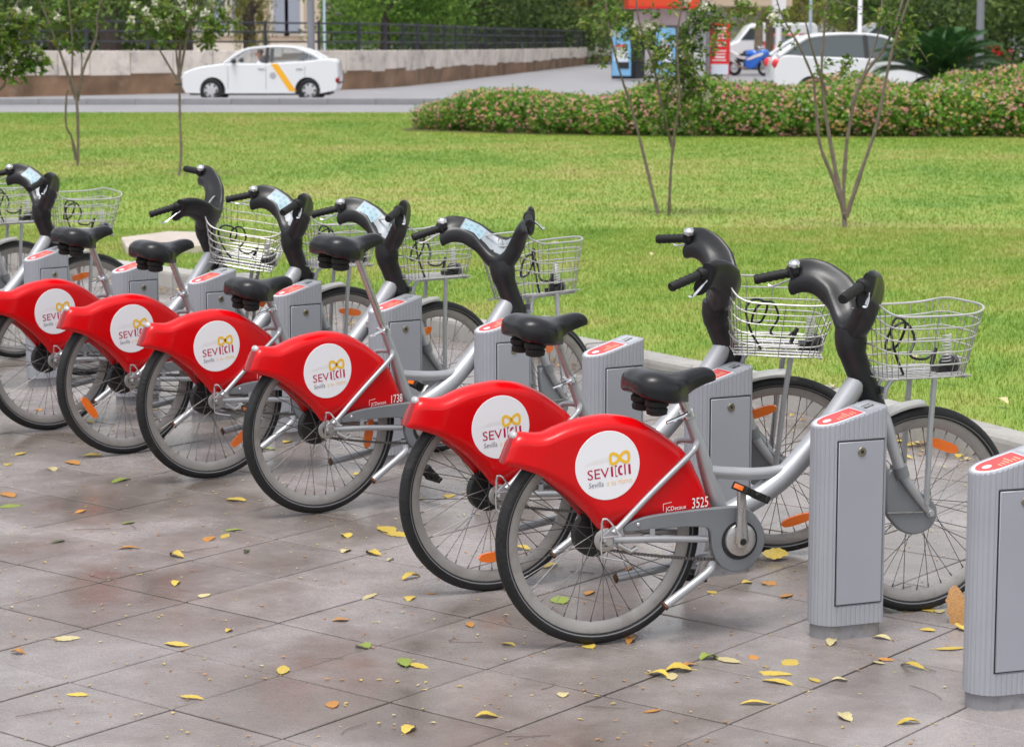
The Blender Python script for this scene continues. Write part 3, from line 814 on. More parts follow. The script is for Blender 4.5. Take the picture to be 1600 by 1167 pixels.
def build_bike():
    root = empty('shared_bicycle')
    P = {}
    # frame
    mb = MB()
    main = cr([(.385, .345), (.48, .388), (.565, .432), (.643, .488), (.76, .608), (.866, .742), (.905, .795)], 5)
    mb.tube(poly3(main, 0), .0345, 18)
    step = cr([(.345, .505), (.42, .494), (.52, .484), (.60, .486), (.655, .498)], 4)
    mb.tube(poly3(step, 0), [.0195] * len(step), 14)
    st = [(.412, .355), (.395, .40), (.372, .462), (.352, .52), (.335, .575), (.303, .652), (.291, .682)]
    mb.tube(poly3(st, 0), [.026, .026, .0245, .0215, .0185, .0168, .0168], 16)
    for s in (-1, 1):
        rod = cr([(.02, .352), (.05, .377), (.12, .442), (.20, .512), (.268, .570), (.292, .594), (.318, .598)], 3)
        ys = [s * .064] * (len(rod) - 4) + [s * .055, s * .042, s * .026, s * .012]
        mb.tube([(x, y, z) for (x, z), y in zip(rod, ys)], .0092, 10)
        mb.tube([(.02, s * .062, .330), (.16, s * .062, .322), (.335, s * .05, .305)], .0112, 10)
        mb.prism([(-.014, .315), (.03, .312), (.052, .325), (.052, .372), (.02, .372), (-.012, .345)], s * .0595, s * .0655)
    mb.box((.147, -.066, .34), (.016, .004, .045))
    mb.lathe([(.024, -.045), (.024, .045)], (.437, 0, .297), 'Y', 18)
    mb.tube([(.437, 0, .297), (.405, 0, .36)], .028, 12)
    P['frame'] = mb.build('frame', M['silver_paint'], root)
    # lock lug towards the post
    mb = MB().box((.745, -.045, .59), (.05, .03, .03)); mb.build('locking_lug', M['steel'], root, bevel=.004)
    # fender
    fd = fender_mesh().build('rear_fender', M['red_paint'], root, angle=50)
    sm = fd.modifiers.new('solid', 'SOLIDIFY'); sm.thickness = .0025; sm.offset = -1
    for nm, me in LM: link(nm, me, fd)
    dl = MB().lathe([(.0002, .0012), (.103, .0012), (.104, -.0012)], (.005, FW + .0012, .555), 'Y', 48).build('logo_disc', M['sticker_white'], fd, smooth=False)
    link('maker_lettering', BRAND, fd)
    tl = MB(); tl.tube([(-.279, 0, .646), (-.294, 0, .612), (-.311, 0, .576)], [.020, .024, .018], 12, flat=.40, up=(1, 0, 0)); tl.build('tail_light', M['tail_red'], fd)
    tl = MB(); tl.sphere((-.274, 0, .653), .017, sc=(.75, 1.2, .9)); tl.build('tail_lens', M['clear_lens'], fd)
    MB().sphere((.186, -FW - .001, .391), .0055, sc=(1, .5, 1)).build('bolt', M['chrome'], fd)
    MB().sphere((.10, -.069, .372), .006, sc=(1, .5, 1)).build('case_bolt', M['chrome'], root)
    # chain case, crank, pedals, chain
    ol = cr([(.12, .392), (.24, .400), (.36, .402), (.45, .398), (.495, .366), (.524, .31), (.518, .262), (.485, .217), (.43, .197), (.375, .222), (.348, .272), (.342, .322), (.322, .345), (.24, .352), (.12, .352), (.06, .353), (.06, .372)], 3, closed=True)
    cc = MB().prism(ol, -.068, -.044).build('chain_case', M['case_grey'], root, bevel=.006, angle=30)
    MB().lathe([(.0002, -.0005), (.060, -.0005), (.060, .003)], (.437, -.069, .297), 'Y', 36).build('case_opening', M['black_and_gap_shade'], cc, smooth=False)
    MB().lathe([(.012, -.011), (.034, -.011), (.049, -.006), (.052, -.001), (.052, .002)], (.439, -.070, .299), 'Y', 36).build('chainring_cover', M['steel'], cc)
    for s, ang in ((-1, R(93)), (1, R(-112))):
        c0 = Vector((.437, s * .083, .297)); c1 = c0 + Vector((.165 * math.cos(ang), s * .012, .165 * math.sin(ang)))
        mb = MB()
        dr = (c1 - c0).normalized(); pr = Vector((dr.z, 0, -dr.x))
        rings = []
        for t, hw, th in ((-.11, .012, .009), (0, .0225, .011), (.12, .02, .011), (.5, .0145, .010), (.9, .0135, .009), (1.0, .0135, .008), (1.07, .008, .007)):
            c = c0.lerp(c1, t); c = Vector(c)
            rings.append([c + pr * (hw * a) + Vector((0, th * b_, 0)) for a, b_ in ((-1, -.5), (-.6, -1), (.6, -1), (1, -.5), (1, .5), (.6, 1), (-.6, 1), (-1, .5))])
        mb.loft(rings); ca = mb.build('crank_arm', M['steel'], root)
        MB().lathe([(.0002, -.0), (.010, -.0), (.012, s * .006 if s > 0 else .006)], (c0.x, c0.y - (.0135 if s < 0 else -.0135), c0.z), 'Y', 12).build('crank_bolt', M['black_and_gap_shade'], ca)
        rot = Matrix.Rotation(R(26 if s < 0 else 8), 3, 'Y')
        pc = c1 + Vector((0, s * .062, 0))
        mb = MB()
        for q in (-1, 1): mb.box(pc + rot @ Vector((q * .037, 0, 0)), (.014, .094, .024), rot)
        for q in (-.9, 0, .9): mb.box(pc + rot @ Vector((0, q * .043, 0)), (.074, .010, .022), rot)
        mb.lathe([(.009, -.05), (.009, .05)], pc, 'Y', 10)
        pe = mb.build('pedal', M['rubber'], root, bevel=.003)
        for q in (-1, 1): MB().box(pc + rot @ Vector((q * .0455, 0, 0)), (.003, .055, .014), rot).build('pedal_reflector', M['orange_reflector'], pe, smooth=False)
    mb = MB()
    for (a0, a1, n) in (((.02, .296), (.40, .236), 34), ((.02, .363), (.40, .352), 0)):
        for k in range(n):
            t = k / n; x = a0[0] + (a1[0] - a0[0]) * t; z = a0[1] + (a1[1] - a0[1]) * t - .006 * math.sin(math.pi * t)
            mb.box((x, -.05, z), (.0075, .006 if k % 2 else .0085, .0085))
    mb.build('chain', M['spoke_steel'], root)
    mb = MB()
    mb.lathe([(.03, -.057), (.036, -.055), (.036, -.05), (.03, -.048)], (0, 0, WR), 'Y', 18)
    mb.lathe([(.012, -.082), (.015, -.075), (.015, -.066)], (0, 0, WR), 'Y', 8)
    mb.tube([(.03, -.07, .318), (.075, -.066, .292), (.095, -.064, .30)], .008, 8)
    mb.build('sprocket', M['steel'], root)
    wg = cr([(.045, -.088, .348), (.03, -.09, .352), (-.004, -.09, .396), (-.018, -.09, .402), (-.027, -.09, .395), (-.028, -.09, .345), (-.03, -.09, .33), (-.028, -.092, .296), (-.02, -.092, .286), (.045, -.085, .27)], 4)
    MB().tube(wg, .0030, 7).build('derailleur_guard', M['chrome'], root)
    MB().tube([(.045, -.088, .348), (-.03, -.088, .345)], .0028, 6).build('guard_bar', M['chrome'], root)
    # kick stand: two folded legs with rusty square ends
    for s, e in ((-1, (.185, .121)), (1, (.098, .174))):
        mb = MB(); p = cr([(.385, s * .03, .232), (.35, s * .055, .222), (.325, s * .075, .205), (e[0], s * .085, e[1])], 4)
        mb.tube(p, .0135, 12); lg = mb.build('stand_leg', M['silver_paint'], root)
        dv = (Vector(p[-1]) - Vector(p[-2])).normalized()
        q = Vector(p[-1]); MB().tube([q - dv * .002, q + dv * .007], .0155, 4).build('stand_foot', M['rust'], lg, smooth=False)
    # seat
    sd = Vector((-.38, 0, .925)).normalized()
    mb = MB(); mb.tube([Vector((.291, 0, .682)) - sd * .26, Vector((.291, 0, .682)) + sd * .062], .0136, 14)
    P['post'] = mb.build('seat_post', M['steel'], root)
    mb = MB(); mb.tube([Vector((.2935, 0, .676)), Vector((.287, 0, .692))], .0215, 16)
    mb.tube([(.285, -.016, .69), (.262, -.03, .684), (.235, -.034, .676), (.206, -.032, .667)], [.006, .0065, .006, .0055], 8)
    mb.lathe([(.007, -.034), (.007, .03)], (.28, 0, .686), 'Y', 10)
    mb.build('seat_clamp', M['chrome'], root)
    stn = [(.064, .070, .804, .768), (.074, .090, .822, .758), (.10, .108, .833, .750), (.135, .115, .835, .741), (.17, .112, .827, .733), (.205, .097, .816, .730), (.235, .070, .8135, .734), (.262, .046, .815, .752), (.295, .0365, .821, .765), (.33, .0325, .826, .775), (.358, .029, .8225, .781), (.374, .022, .812, .783), (.381, .012, .797, .785)]
    rings = []
    stn = [(.098 + (x - .064) * .89, hw, zt, zl - .004 * (x < .16)) for x, hw, zt, zl in stn]
    for x, hw, zt, zl in stn:
        r_ = []
        for a in np.linspace(0, math.pi, 13):
            c, s = math.cos(a), math.sin(a)
            yy = hw * math.copysign(abs(c) ** .8, c); zz = zl + (zt - zl) * (max(s, 0) ** .42) - .006 * (1 - abs(c)) ** 2 * (x < .22)
            r_.append((x, yy, zz))
        for a in np.linspace(.8, -.8, 5): r_.append((x, -hw * a * .96, zl + .008 * (1 - abs(a))))
        rings.append(r_)
    mb = MB().loft(rings); P['seat'] = se = mb.build('seat', M['saddle_black'], root, angle=70)
    ss = se.modifiers.new('sub', 'SUBSURF'); ss.levels = 1; ss.render_levels = 1
    for s in (-1, 1):
        mb = MB(); mb.lathe([(.02, .772), (.034, .765), (.036, .752), (.030, .746), (.036, .74), (.036, .726), (.029, .720), (.033, .714), (.031, .700), (.018, .695)], (.165, s * .052, 0), 'Z', 16)
        mb.build('seat_spring', M['rubber'], se)
    mb = MB()
    for s in (-1, 1): mb.tube(cr([(.14, s * .05, .735), (.19, s * .03, .732), (.25, s * .022, .735), (.28, s * .02, .75), (.33, s * .012, .782)], 3), .0042, 7)
    mb.box((.262, 0, .735), (.04, .05, .02)); mb.build('seat_rail', M['spoke_steel'], se)
    # ---- steered parts (built straight ahead)
    S = []
    mb = MB()
    stem = cr([(.948, .648), (.93, .69), (.893, .772), (.866, .832), (.852, .868), (.846, .905), (.846, .94)], 4)
    rr = np.interp(np.linspace(0, 1, len(stem)), [0, .15, .5, .62, .66, .8, 1], [.036, .040, .041, .042, .0455, .050, .050])
    mb.tube(poly3(stem, 0), list(rr), 20)
    YT = [0, .035, .068, .105, .150, .180, .203, .214]
    RR = [(.812, .950), (.812, .966), (.814, 1.006), (.812, 1.056), (.790, 1.080), (.766, 1.080), (.750, 1.068), (.742, 1.058)]
    CC = [(.908, 1.032), (.906, 1.040), (.900, 1.062), (.888, 1.096), (.850, 1.130), (.816, 1.140), (.788, 1.136), (.770, 1.128)]
    FF = [(.922, .995), (.918, 1.005), (.912, 1.030), (.902, 1.066), (.868, 1.104), (.836, 1.116), (.812, 1.118), (.798, 1.116)]
    BT = [(.880, .905), (.877, .914), (.877, .944), (.872, .992), (.844, 1.040), (.814, 1.056), (.794, 1.056), (.784, 1.050)]
    BR = [(.828, .898), (.826, .908), (.828, .938), (.824, .990), (.800, 1.030), (.776, 1.040), (.760, 1.036), (.754, 1.032)]
    yq = list(np.linspace(0, .214, 16)); g_ = lambda A, y: (float(np.interp(y, YT, [a for a, _ in A])), float(np.interp(y, YT, [b for _, b in A])))
    rings = []
    for y in [-y for y in yq[:0:-1]] + yq:
        q = abs(y); r0_, c0_, f0_, t0_, b0_ = (g_(A, q) for A in (RR, CC, FF, BT, BR))
        dip = .012 * max(0, 1 - q / .16)
        md = ((r0_[0] + c0_[0]) / 2 + dip * .5, (r0_[1] + c0_[1]) / 2 - dip)
        pr_ = np.array(cr([r0_, md, c0_, f0_, t0_, b0_], 4, closed=True)); cn_ = pr_.mean(0); pr_ = cn_ + (pr_ - cn_) * (1 + .16 * max(0, (q - .165) / .049) ** 1.3)
        rings.append([(x, y, z) for x, z in pr_])
    mb.loft(rings)
    sh = mb.build('handlebar', M['black_plastic'], root, angle=65); S.append(sh); P['bar'] = sh
    for s in (-1, 1):
        e = rings[-1] if s > 0 else rings[0]; c = np.mean(np.array(e), 0)
        MB().loft([[tuple(c + (np.array(p) - c) * .84 + [0, s * .0015, 0]) for p in e], [tuple(c + (np.array(p) - c) * .84 + [0, s * .004, 0]) for p in e]]).build('hood_mouth_shade', M['black_and_gap_shade'], sh)  # dark plate on the closed end stands for the shaded hollow
    def onpanel(y, f, h=.004):
        r0_, c0_ = g_(RR, abs(y)), g_(CC, abs(y)); dip = .012 * max(0, 1 - abs(y) / .16) * (1 - (2 * f - 1) ** 2)
        return (r0_[0] + (c0_[0] - r0_[0]) * f - .6 * h + dip * .5, y, r0_[1] + (c0_[1] - r0_[1]) * f + .8 * h - dip)
    stk = [[onpanel(y, f) for f in np.linspace(.10, .88, 7)] for y in np.linspace(-.115, .15, 17)]
    P['panel'] = MB().loft(stk, cap=False, closed=False).build('instruction_panel', M['panel_grey'], sh)
    stk = [[onpanel(y, f, .0055) for f in np.linspace(.18, .82, 7)] for y in np.linspace(.082, .146, 7)]
    P['pictogram'] = MB().loft(stk, cap=False, closed=False).build('pictogram_sticker', M['panel_blue'], sh)
    mb = MB()
    for (y, f) in ((.092, .32), (.092, .62), (.108, .45), (.108, .70), (.124, .30), (.124, .58), (.138, .5)):
        mb.add([onpanel(y - .005, f - .07, .0068), onpanel(y + .004, f - .05, .0068), onpanel(y + .005, f + .06, .0068), onpanel(y - .003, f + .09, .0068)], [(0, 1, 2, 3)])
    P['ink'] = mb.build('pictogram', M['panel_ink'], sh, smooth=False)
    for s in (-1, 1):
        g0, g1 = Vector((.772, s * .204, 1.102)), Vector((.655, s * .284, 1.070))
        mb = MB(); n = 13; rr_ = []; pp = []
        for k in range(n): pp.append(g0.lerp(g1, .18 + .82 * k / (n - 1))); rr_.append(.0170 if k % 2 else .0142)
        pp = [g0, g0.lerp(g1, .1), g0.lerp(g1, .12), g0.lerp(g1, .17)] + pp; rr_ = [.021, .0225, .022, .018] + rr_
        mb.tube(pp, rr_, 14); S.append(mb.build('grip', M['rubber'], root))
        mb = MB(); mb.tube(cr([(.786, s * .192, 1.086), (.772, s * .225, 1.078), (.752, s * .262, 1.062), (.728, s * .292, 1.046), (.718, s * .305, 1.048)], 3), [.0085] * 4 + [.006] * 8 + [.0065], 8, flat=.55); S.append(mb.build('brake_lever', M['chrome'], root))
    mb = MB(); mb.sphere((.756, .206, 1.122), .021, sc=(1, 1, .8)); mb.lathe([(.0215, 1.116), (.0215, 1.120)], (.756, .206, 0), 'Z', 16); be = mb.build('bell', M['chrome'], root); S.append(be)
    MB().lathe([(.024, -.012), (.024, .012)], (.757, .211, 1.101), 'Y', 14).build('bell_bracket', M['black_and_gap_shade'], be)
    # fork
    mb = MB()
    for s in (-1, 1):
        p = cr([(.935, .02, .665), (.945, .05, .635), (.972, .06, .54), (1.0, .064, .465), (1.05, .064, .395), (1.104, .06, .332)], 4)
        mb.tube([(x, s * y, z) for x, y, z in p], list(np.interp(np.linspace(0, 1, len(p)), [0, .5, 1], [.02, .018, .0115])), 12)
        mb.lathe([(.014, -.005), (.014, .005)], (1.105, s * .062, .33), 'Y', 14)
        mb.lathe([(.009, -.012), (.009, .012)], (1.105, s * .066, .33), 'Y', 8)
    mb.tube([(.936, -.03, .655), (.936, .03, .655)], .024, 12)
    S.append(mb.build('fork', M['silver_paint'], root))
    mb = MB(); mb.tube([(.992, -.064, .487), (1.004, -.064, .452)], .0225, 12); mb.box((.995, -.045, .47), (.03, .04, .03)); S.append(mb.build('fork_clamp', M['case_grey'], root))
    bo = cr([(.953, .455), (.975, .478), (1.0, .466), (1.055, .412), (1.125, .36), (1.135, .315), (1.112, .278), (1.06, .262), (1.01, .275), (.972, .31), (.953, .345)], 3, closed=True)
    bc = MB().prism(bo, -.058, -.038).build('brake_cover', M['case_grey'], root, bevel=.006, angle=30); S.append(bc)
    MB().tube([(.955, -.060, .34), (1.08, -.064, .335)], .0028, 6).build('brake_rod', M['steel'], bc)
    # front mudguard stub
    rows = []
    for an in np.linspace(R(90), R(148), 12):
        rr2 = WR + .016
        rows.append([(WB + rr2 * math.cos(an) + dz * math.cos(an), yy, WR + rr2 * math.sin(an) + dz * math.sin(an)) for yy, dz in ((-.029, -.012), (-.028, -.002), (-.018, .003), (0, .004), (.018, .003), (.028, -.002), (.029, -.012))])
    mg = MB().loft(rows, cap=False, closed=False).build('front_mudguard', M['mudguard'], root); S.append(mg)
    sm = mg.modifiers.new('solid', 'SOLIDIFY'); sm.thickness = .003
    # rack
    mb = MB()
    for y in (-.055, 0, .055): mb.tube(cr([(.938, y, .70), (.945, y, .735), (.965, y, .758), (1.0, y, .763), (1.20, y, .763)], 3), .0075, 8)
    mb.box((.944, 0, .725), (.006, .12, .022)); mb.tube([(1.2, -.1, .763), (1.2, .1, .763)], .006, 8)
    for s in (-1, 1): mb.tube([(1.105, s * .072, .765), (1.092, s * .074, .60), (1.086, s * .074, .36)], .0095, 8)
    S.append(mb.build('basket_rack', M['silver_paint'], root))
    # basket
    rg = basket_rings(); mb = MB()
    for k, r_ in enumerate(rg): mb.tube(r_, .0036 if k == 0 else .0026, 6, closed=True)
    mb.mi = 1
    for i in range(0, 64, 2):
        line = [rg[k][i] for k in range(6)]; b0 = rg[5][i]
        mb.tube(line + [(b0[0] * .97 + 1.06 * .03, b0[1] * .93, b0[2] - .004)], .0015, 5, cap=False)
    mb.mi = 0
    for y in np.linspace(-.12, .12, 9): mb.tube([(.90, y, .771), (1.205, y, .771)], .0020, 5, cap=False)
    for x in np.linspace(.905, 1.20, 9): mb.tube([(x, -.128, .768), (x, .128, .768)], .0020, 5, cap=False)
    bk = mb.build('basket', [M['wire_white'], M['wire_dull']], root); S.append(bk); P['basket'] = bk
    mb = MB(); mb.sphere((1.185, -.02, .79), .034, sc=(.8, 1.1, 1)); mb.box((1.16, -.02, .775), (.05, .05, .03)); hl = mb.build('headlight', M['black_plastic'], bk)
    MB().lathe([(.0002, 0.006), (.03, .004), (.033, -.004)], (1.212, -.02, .79), 'X', 16).build('headlight_lens', M['clear_lens'], hl)
    hx = [(1.165 + .013 * math.cos(a), -.04 + .013 * math.sin(a), .80 + a * .0016) for a in np.linspace(0, 2 * math.pi * 9, 100)]
    MB().tube(hx, .0028, 5).build('spring', M['wire_white'], bk)
    cb = cr([(1.0, -.06, .775), (.96, -.08, .84), (.935, -.09, .92), (.96, -.08, .955), (1.01, -.05, .93), (1.0, -.02, .86), (.97, 0, .85), (.985, -.01, .91), (1.03, -.02, .93), (1.055, -.03, .88), (1.03, -.05, .83), (1.08, -.06, .82), (1.12, -.05, .85)], 5)
    mb = MB(); mb.tube(cb, .0042, 7); mb.tube([(1.12, -.05, .85), (1.10, -.06, .80)], .007, 8); mb.build('lock_cable', M['cable_black'], bk)
    return root, S, P

proto, S0, P0 = build_bike()
SNAMES = {o.name for o in S0}
def steer_m(a):
    return Matrix.Translation(STEER_P) @ Matrix.Rotation(a, 4, STEER_A) @ Matrix.Translation(-STEER_P)

BIKES = [
    # x, y, yaw, steer, seat lift, number, rear reflectors, front reflectors, panel sticker, label
    (.2593, 6.768, 21, 0, 0, '3525', [], [70], False, 'nearest red fendered rental bicycle numbered 3525 with a low saddle'),
    (-.067, 7.43, 26, -27, .09, None, [-89], [(-68, 0), 112], False, 'red rental bicycle with handlebar turned right, directly behind bicycle 3525'),
    (-.733, 8.655, 35, 22, .255, '1738', [-11], [100], True, 'red rental bicycle numbered 1738 with the highest saddle of the row'),
    (-1.237, 9.333, 34, 5, -.008, None, [-52], [116], True, 'red rental bicycle with low saddle just left of bicycle 1738'),
    (-1.674, 9.883, 37, -5, .105, None, [(-150, -6)], [80], True, 'red rental bicycle with orange reflector at lower left of its rear wheel'),
    (-2.127, 10.485, 39.5, -52, .112, None, [60], [75], False, 'red rental bicycle with handlebar twisted almost backwards and logo partly covered'),
    (-3.066, 11.382, 43, -9, .05, None, [30], [103], True, 'rental bicycle at the left edge showing its handlebar and basket behind the leftmost post'),
    (-3.57, 12.05, 44, 0, .06, None, [30], [-40], False, 'rental bicycle cut off by the left edge, only front wheel and basket in view'),
]
seat_dir = Vector((-.38, 0, .925)).normalized()
ROOTS = [proto] + [copy_tree(proto) for _ in BIKES[1:]]
for i, (bx, by, yaw, st, lift, num, rr_, fr_, panel, lab) in enumerate(BIKES):
    root = ROOTS[i]
    kids = list(root.children)
    root.location = (bx, by, 0); root.rotation_euler = (R(random.uniform(-.6, .6)) if i else 0, 0, R(yaw))
    tag(root, lab, 'bicycle', 'rental bicycles parked in the rack')
    base = lambda o: o.name.split('.')[0]
    sm_ = steer_m(R(st))
    for ch in kids:
        n = base(ch)
        if n in ('handlebar', 'grip', 'brake_lever', 'bell', 'fork', 'fork_clamp', 'brake_cover', 'front_mudguard', 'basket_rack', 'basket'):
            ch.matrix_basis = sm_ @ Matrix.Translation((0, 0, -.022)) if n in ('handlebar', 'grip', 'brake_lever', 'bell') else sm_
        if n in ('seat', 'seat_post'): ch.location = seat_dir * lift
        if n in ('crank_arm', 'pedal') and i:
            bb = Vector((.437, 0, .297)); ch.matrix_basis = Matrix.Translation(bb) @ Matrix.Rotation(R((0, 95, 200, 120, 140, 75, 30, 60)[i]), 4, 'Y') @ Matrix.Translation(-bb)
        if n == 'handlebar' and not panel:
            for c in list(ch.children):
                if base(c) in ('instruction_panel', 'pictogram_sticker', 'pictogram'): bpy.data.objects.remove(c)
        if n == 'rear_fender' and num:
            mb = MB(); add_text(mb, num, .046, lambda a, b_: (.281 + a, YS - .0002, .404 + a * .05 + b_), sx=.62)
            mb.build('number_lettering', M['white_print'], ch, smooth=False)
    if i == len(BIKES) - 1 or True:
        pass
for i, b_ in enumerate(BIKES):
    root = [o for o in COL.objects if o.get('label') == b_[9]][0]
    add_wheel(root, False, random.uniform(0, 6.28), b_[6])
    fwh = add_wheel(root, True, random.uniform(0, 6.28), b_[7])
    fwh.matrix_basis = steer_m(R(b_[3])) @ fwh.matrix_basis if False else steer_m(R(b_[3])) @ Matrix.Translation(HUB_F) @ Matrix.Rotation(fwh.rotation_euler[1], 4, 'Y')
# ------------------------------------------------------------------ fallen leaves
FALL = """200,817,g,5 92,846,d,5 200,857,o,6 198,866,y,6 275,869,y,6 365,828,g,5 327,842,o,7 352,837,y,5 440,821,y,6 385,862,d,4 540,837,y,6 540,861,p,5 582,865,y,6 627,866,p,5
610,875,p,3 642,903,y,6 275,911,y,6 320,930,p,5 267,940,y,4 577,932,p,6 640,935,y,5 670,927,o,4 532,969,b,6 192,993,o,8 275,1007,y,8 105,997,p,7 27,1020,o,5 567,1010,g,6
615,1055,o,7 442,1046,y,6 735,975,o,5 357,985,y,4 795,1007,y,4 522,897,d,4 144,712,y,7 31,709,y,5 189,751,g,8 368,781,y,8 343,764,p,5 81,733,p,6 14,773,o,9
15,791,g,7 126,799,o,5 360,749,y,5 14,726,y,6 922,926,o,7 920,1009,y,6 985,1000,o,6 1145,925,y,8 1202,911,o,7 1167,910,y,4 1230,930,o,7 1112,925,y,4 1145,1007,y,9 1107,1029,g,6
1135,1031,p,7 1177,1027,o,4 1235,1035,y,7 1060,1047,y,8 1030,1055,y,7 1074,1040,o,6 1050,1056,p,6 1300,1004,p,6 1377,997,p,6 1425,1042,y,6 1487,1013,y,7 1450,984,y,5 1505,982,y,6 1502,965,g,5 1385,1030,o,4
1372,1035,p,4 1207,1052,y,8 1312,1062,p,5 1272,1062,y,6 1395,952,y,8 1467,954,p,8 815,857,y,6 857,885,y,6 982,889,o,5 1215,1066,y,7 1250,622,y,7 1262,628,y,6 1402,690,y,7 1425,697,y,6
1418,716,y,5 1500,712,y,7 1530,706,y,7 1512,716,p,6 1262,645,p,6 480,655,y,5 232,690,y,5 560,742,y,4 940,760,y,6 870,800,o,4 700,775,y,6 655,780,y,5 745,700,y,6 590,700,g,5 450,690,y,5 415,700,g,8
240,640,y,5 140,660,y,5 60,640,o,4 300,1090,y,6 520,1100,o,5 760,1120,y,6 1020,1110,o,5 1180,1100,y,6 1320,1120,p,6 120,1085,y,5 640,1140,y,6 880,1085,p,5 1420,1130,y,6"""
BIG = """605,828,y,13,curled bright yellow leaf lying flat left of the second nearest rear wheel
622,836,y,10,large yellow leaf tucked beside the curled one near the second rear wheel
875,937,g,11,broad yellow green leaf seen through the spokes of bicycle 3525
632,1034,g,11,torn green leaf with yellow edge near the bottom centre of the paving
652,1040,y,7,small yellow leaf touching the torn green leaf
114,723,o,13,wide rusty orange leaf in the puddle at the far left
1445,950,y,12,big yellow leaf under the front wheel of bicycle 3525"""
FM = {'y': 'fallen_yellow', 'o': 'fallen_orange', 'g': 'fallen_green', 'b': 'fallen_brown', 'p': 'fallen_pale', 'd': 'fallen_dark'}
FNm = {'y': 'yellow', 'o': 'orange', 'g': 'green', 'b': 'tan brown', 'p': 'pale straw coloured', 'd': 'dark withered'}
def leaf_shape(curl, wob):
    """A fallen leaf 1 long: two rows of facets either side of the rib, curling edges, a short stalk."""
    mb = MB(); n = 9; rows = []
    for i in range(n):
        t = i / (n - 1); hw = .30 * math.sin(math.pi * min(1, t * .94 + .03)) ** .75 * (1 - .35 * t)
        z0 = .10 * curl * math.sin(math.pi * t) + .012
        jag = 1 + .10 * ((i % 2) * 2 - 1)
        row = []
        for s in (-1, -.5, 0, .5, 1):
            row.append((t - .5, s * hw * jag + wob * .06 * math.sin(5 * t), z0 * (1 - .2 * abs(s)) + curl * .34 * hw * abs(s) ** 1.6 + .02 * math.sin(7 * t + s * 3) * curl))
        rows.append(row)
    mb.loft(rows, cap=False, closed=False)
    mb.tube([(-.5, 0, .014), (-.62, .02, .012), (-.72, .05, .01)], .012, 5)
    return mb
LS = [leaf_shape(c, w_) for c, w_ in ((.25, .5), (.7, -1), (1.3, 1), (.1, -.4), (.9, .3))]
LMESH = {k: [mb.mesh('fallen_leaf', M[m], angle=60) for mb in LS] for k, m in FM.items()}
REFS = [('post %s' % n_, c_[0] - .06, c_[1]) for c_, _, n_, _ in DOCKS] 
for (bx_, by_, yw_, *_r), nm_ in zip(BIKES, ('bicycle 3525', 'the second nearest bicycle', 'bicycle 1738', 'the low saddled bicycle', 'the fifth bicycle', 'the sixth bicycle', 'the seventh bicycle', 'the eighth bicycle')):
    REFS += [(nm_ + ' rear wheel', bx_, by_), (nm_ + ' front wheel', bx_ + WB * math.cos(R(yw_)), by_ + WB * math.sin(R(yw_)))]
SEEN = {}
def leaf_label(x, y, colour, size):
    best = min(REFS, key=lambda q: math.hypot(q[1] - x, q[2] - y)); dx, dy = x - best[1], y - best[2]; d = math.hypot(dx, dy)
    far = 'close' if d < .3 else ('a short way' if d < .7 else ('well' if d < 1.3 else 'far'))
    a = math.degrees(math.atan2(dy, dx)) % 360
    side = ('to the right of', 'to the right and behind', 'behind', 'to the left and behind', 'to the left of', 'to the left front of', 'in front of', 'to the right front of')[int((a + 22.5) // 45) % 8]
    side = {'close': side.replace('to the ', '')}.get(far, far + ' ' + side.replace('to the ', ''))
    return f'{size} {colour} leaf {side} {best[0]}'
def put_leaf(px, py, c, cm, label, group=None, z=.001, i=None):
    p = at(px, py, z=z)
    o = link('fallen_leaf', random.choice(LMESH[c]) if i is None else LMESH[c][i]); s = cm / 100
    o.location = (p.x, p.y, z); o.scale = (s * random.uniform(.7, 1.25), s * random.uniform(.7, 1.3), s * random.uniform(.5, 1.2))
    o.rotation_euler = (R(random.uniform(-5, 5)), R(random.uniform(-4, 4)), random.uniform(0, 6.28))
    tag(o, label, 'leaf', group); return o
for n_, q in enumerate(FALL.split()):
    if n_ < 56 and n_ % 5 == 3: continue
    x, y, c, cm = q.split(','); x, y, cm = float(x), float(y), float(cm)
    p = at(x, y, z=0)
    put_leaf(x, y, c, cm * 1.22, leaf_label(p.x, p.y, FNm[c].replace(' coloured', ''), 'tiny' if cm <= 4 else ('small' if cm <= 6 else 'mid sized')), f'small {FNm[c]} leaves on the paving')
for q in BIG.split('\n'):
    x, y, c, cm, lab = q.split(',', 4); put_leaf(float(x), float(y), c, float(cm), lab, 'larger fallen leaves on the paving', i=0)
o = put_leaf(1212, 866, 'y', 10.5, 'largest yellow leaf propped against the second front wheel behind post 13', 'larger fallen leaves on the paving', z=.02, i=1); o.rotation_euler = (R(40), R(6), R(8))
o = put_leaf(1495, 948, 'b', 12, 'dry brown leaf standing upright against the front tyre of bicycle 3525', 'larger fallen leaves on the paving', z=.05, i=1); o.rotation_euler = (R(10), R(-72), R(75))
for x, y in ((960, 505), (1300, 605), (1482, 592), (1568, 628), (1020, 400), (1090, 392), (870, 380), (600, 250), (1240, 480), (1430, 560)):
    p = at(x, y, z=.13); o = link('fallen_leaf', random.choice(LMESH['p'])); o.location = (p.x, p.y, .135); o.scale = (.09, .07, .09); o.rotation_euler = (.2, .1, random.uniform(0, 6))
    tag(o, 'one of the pale dry leaves lying on the lawn', 'leaf', 'dry leaves on the lawn')
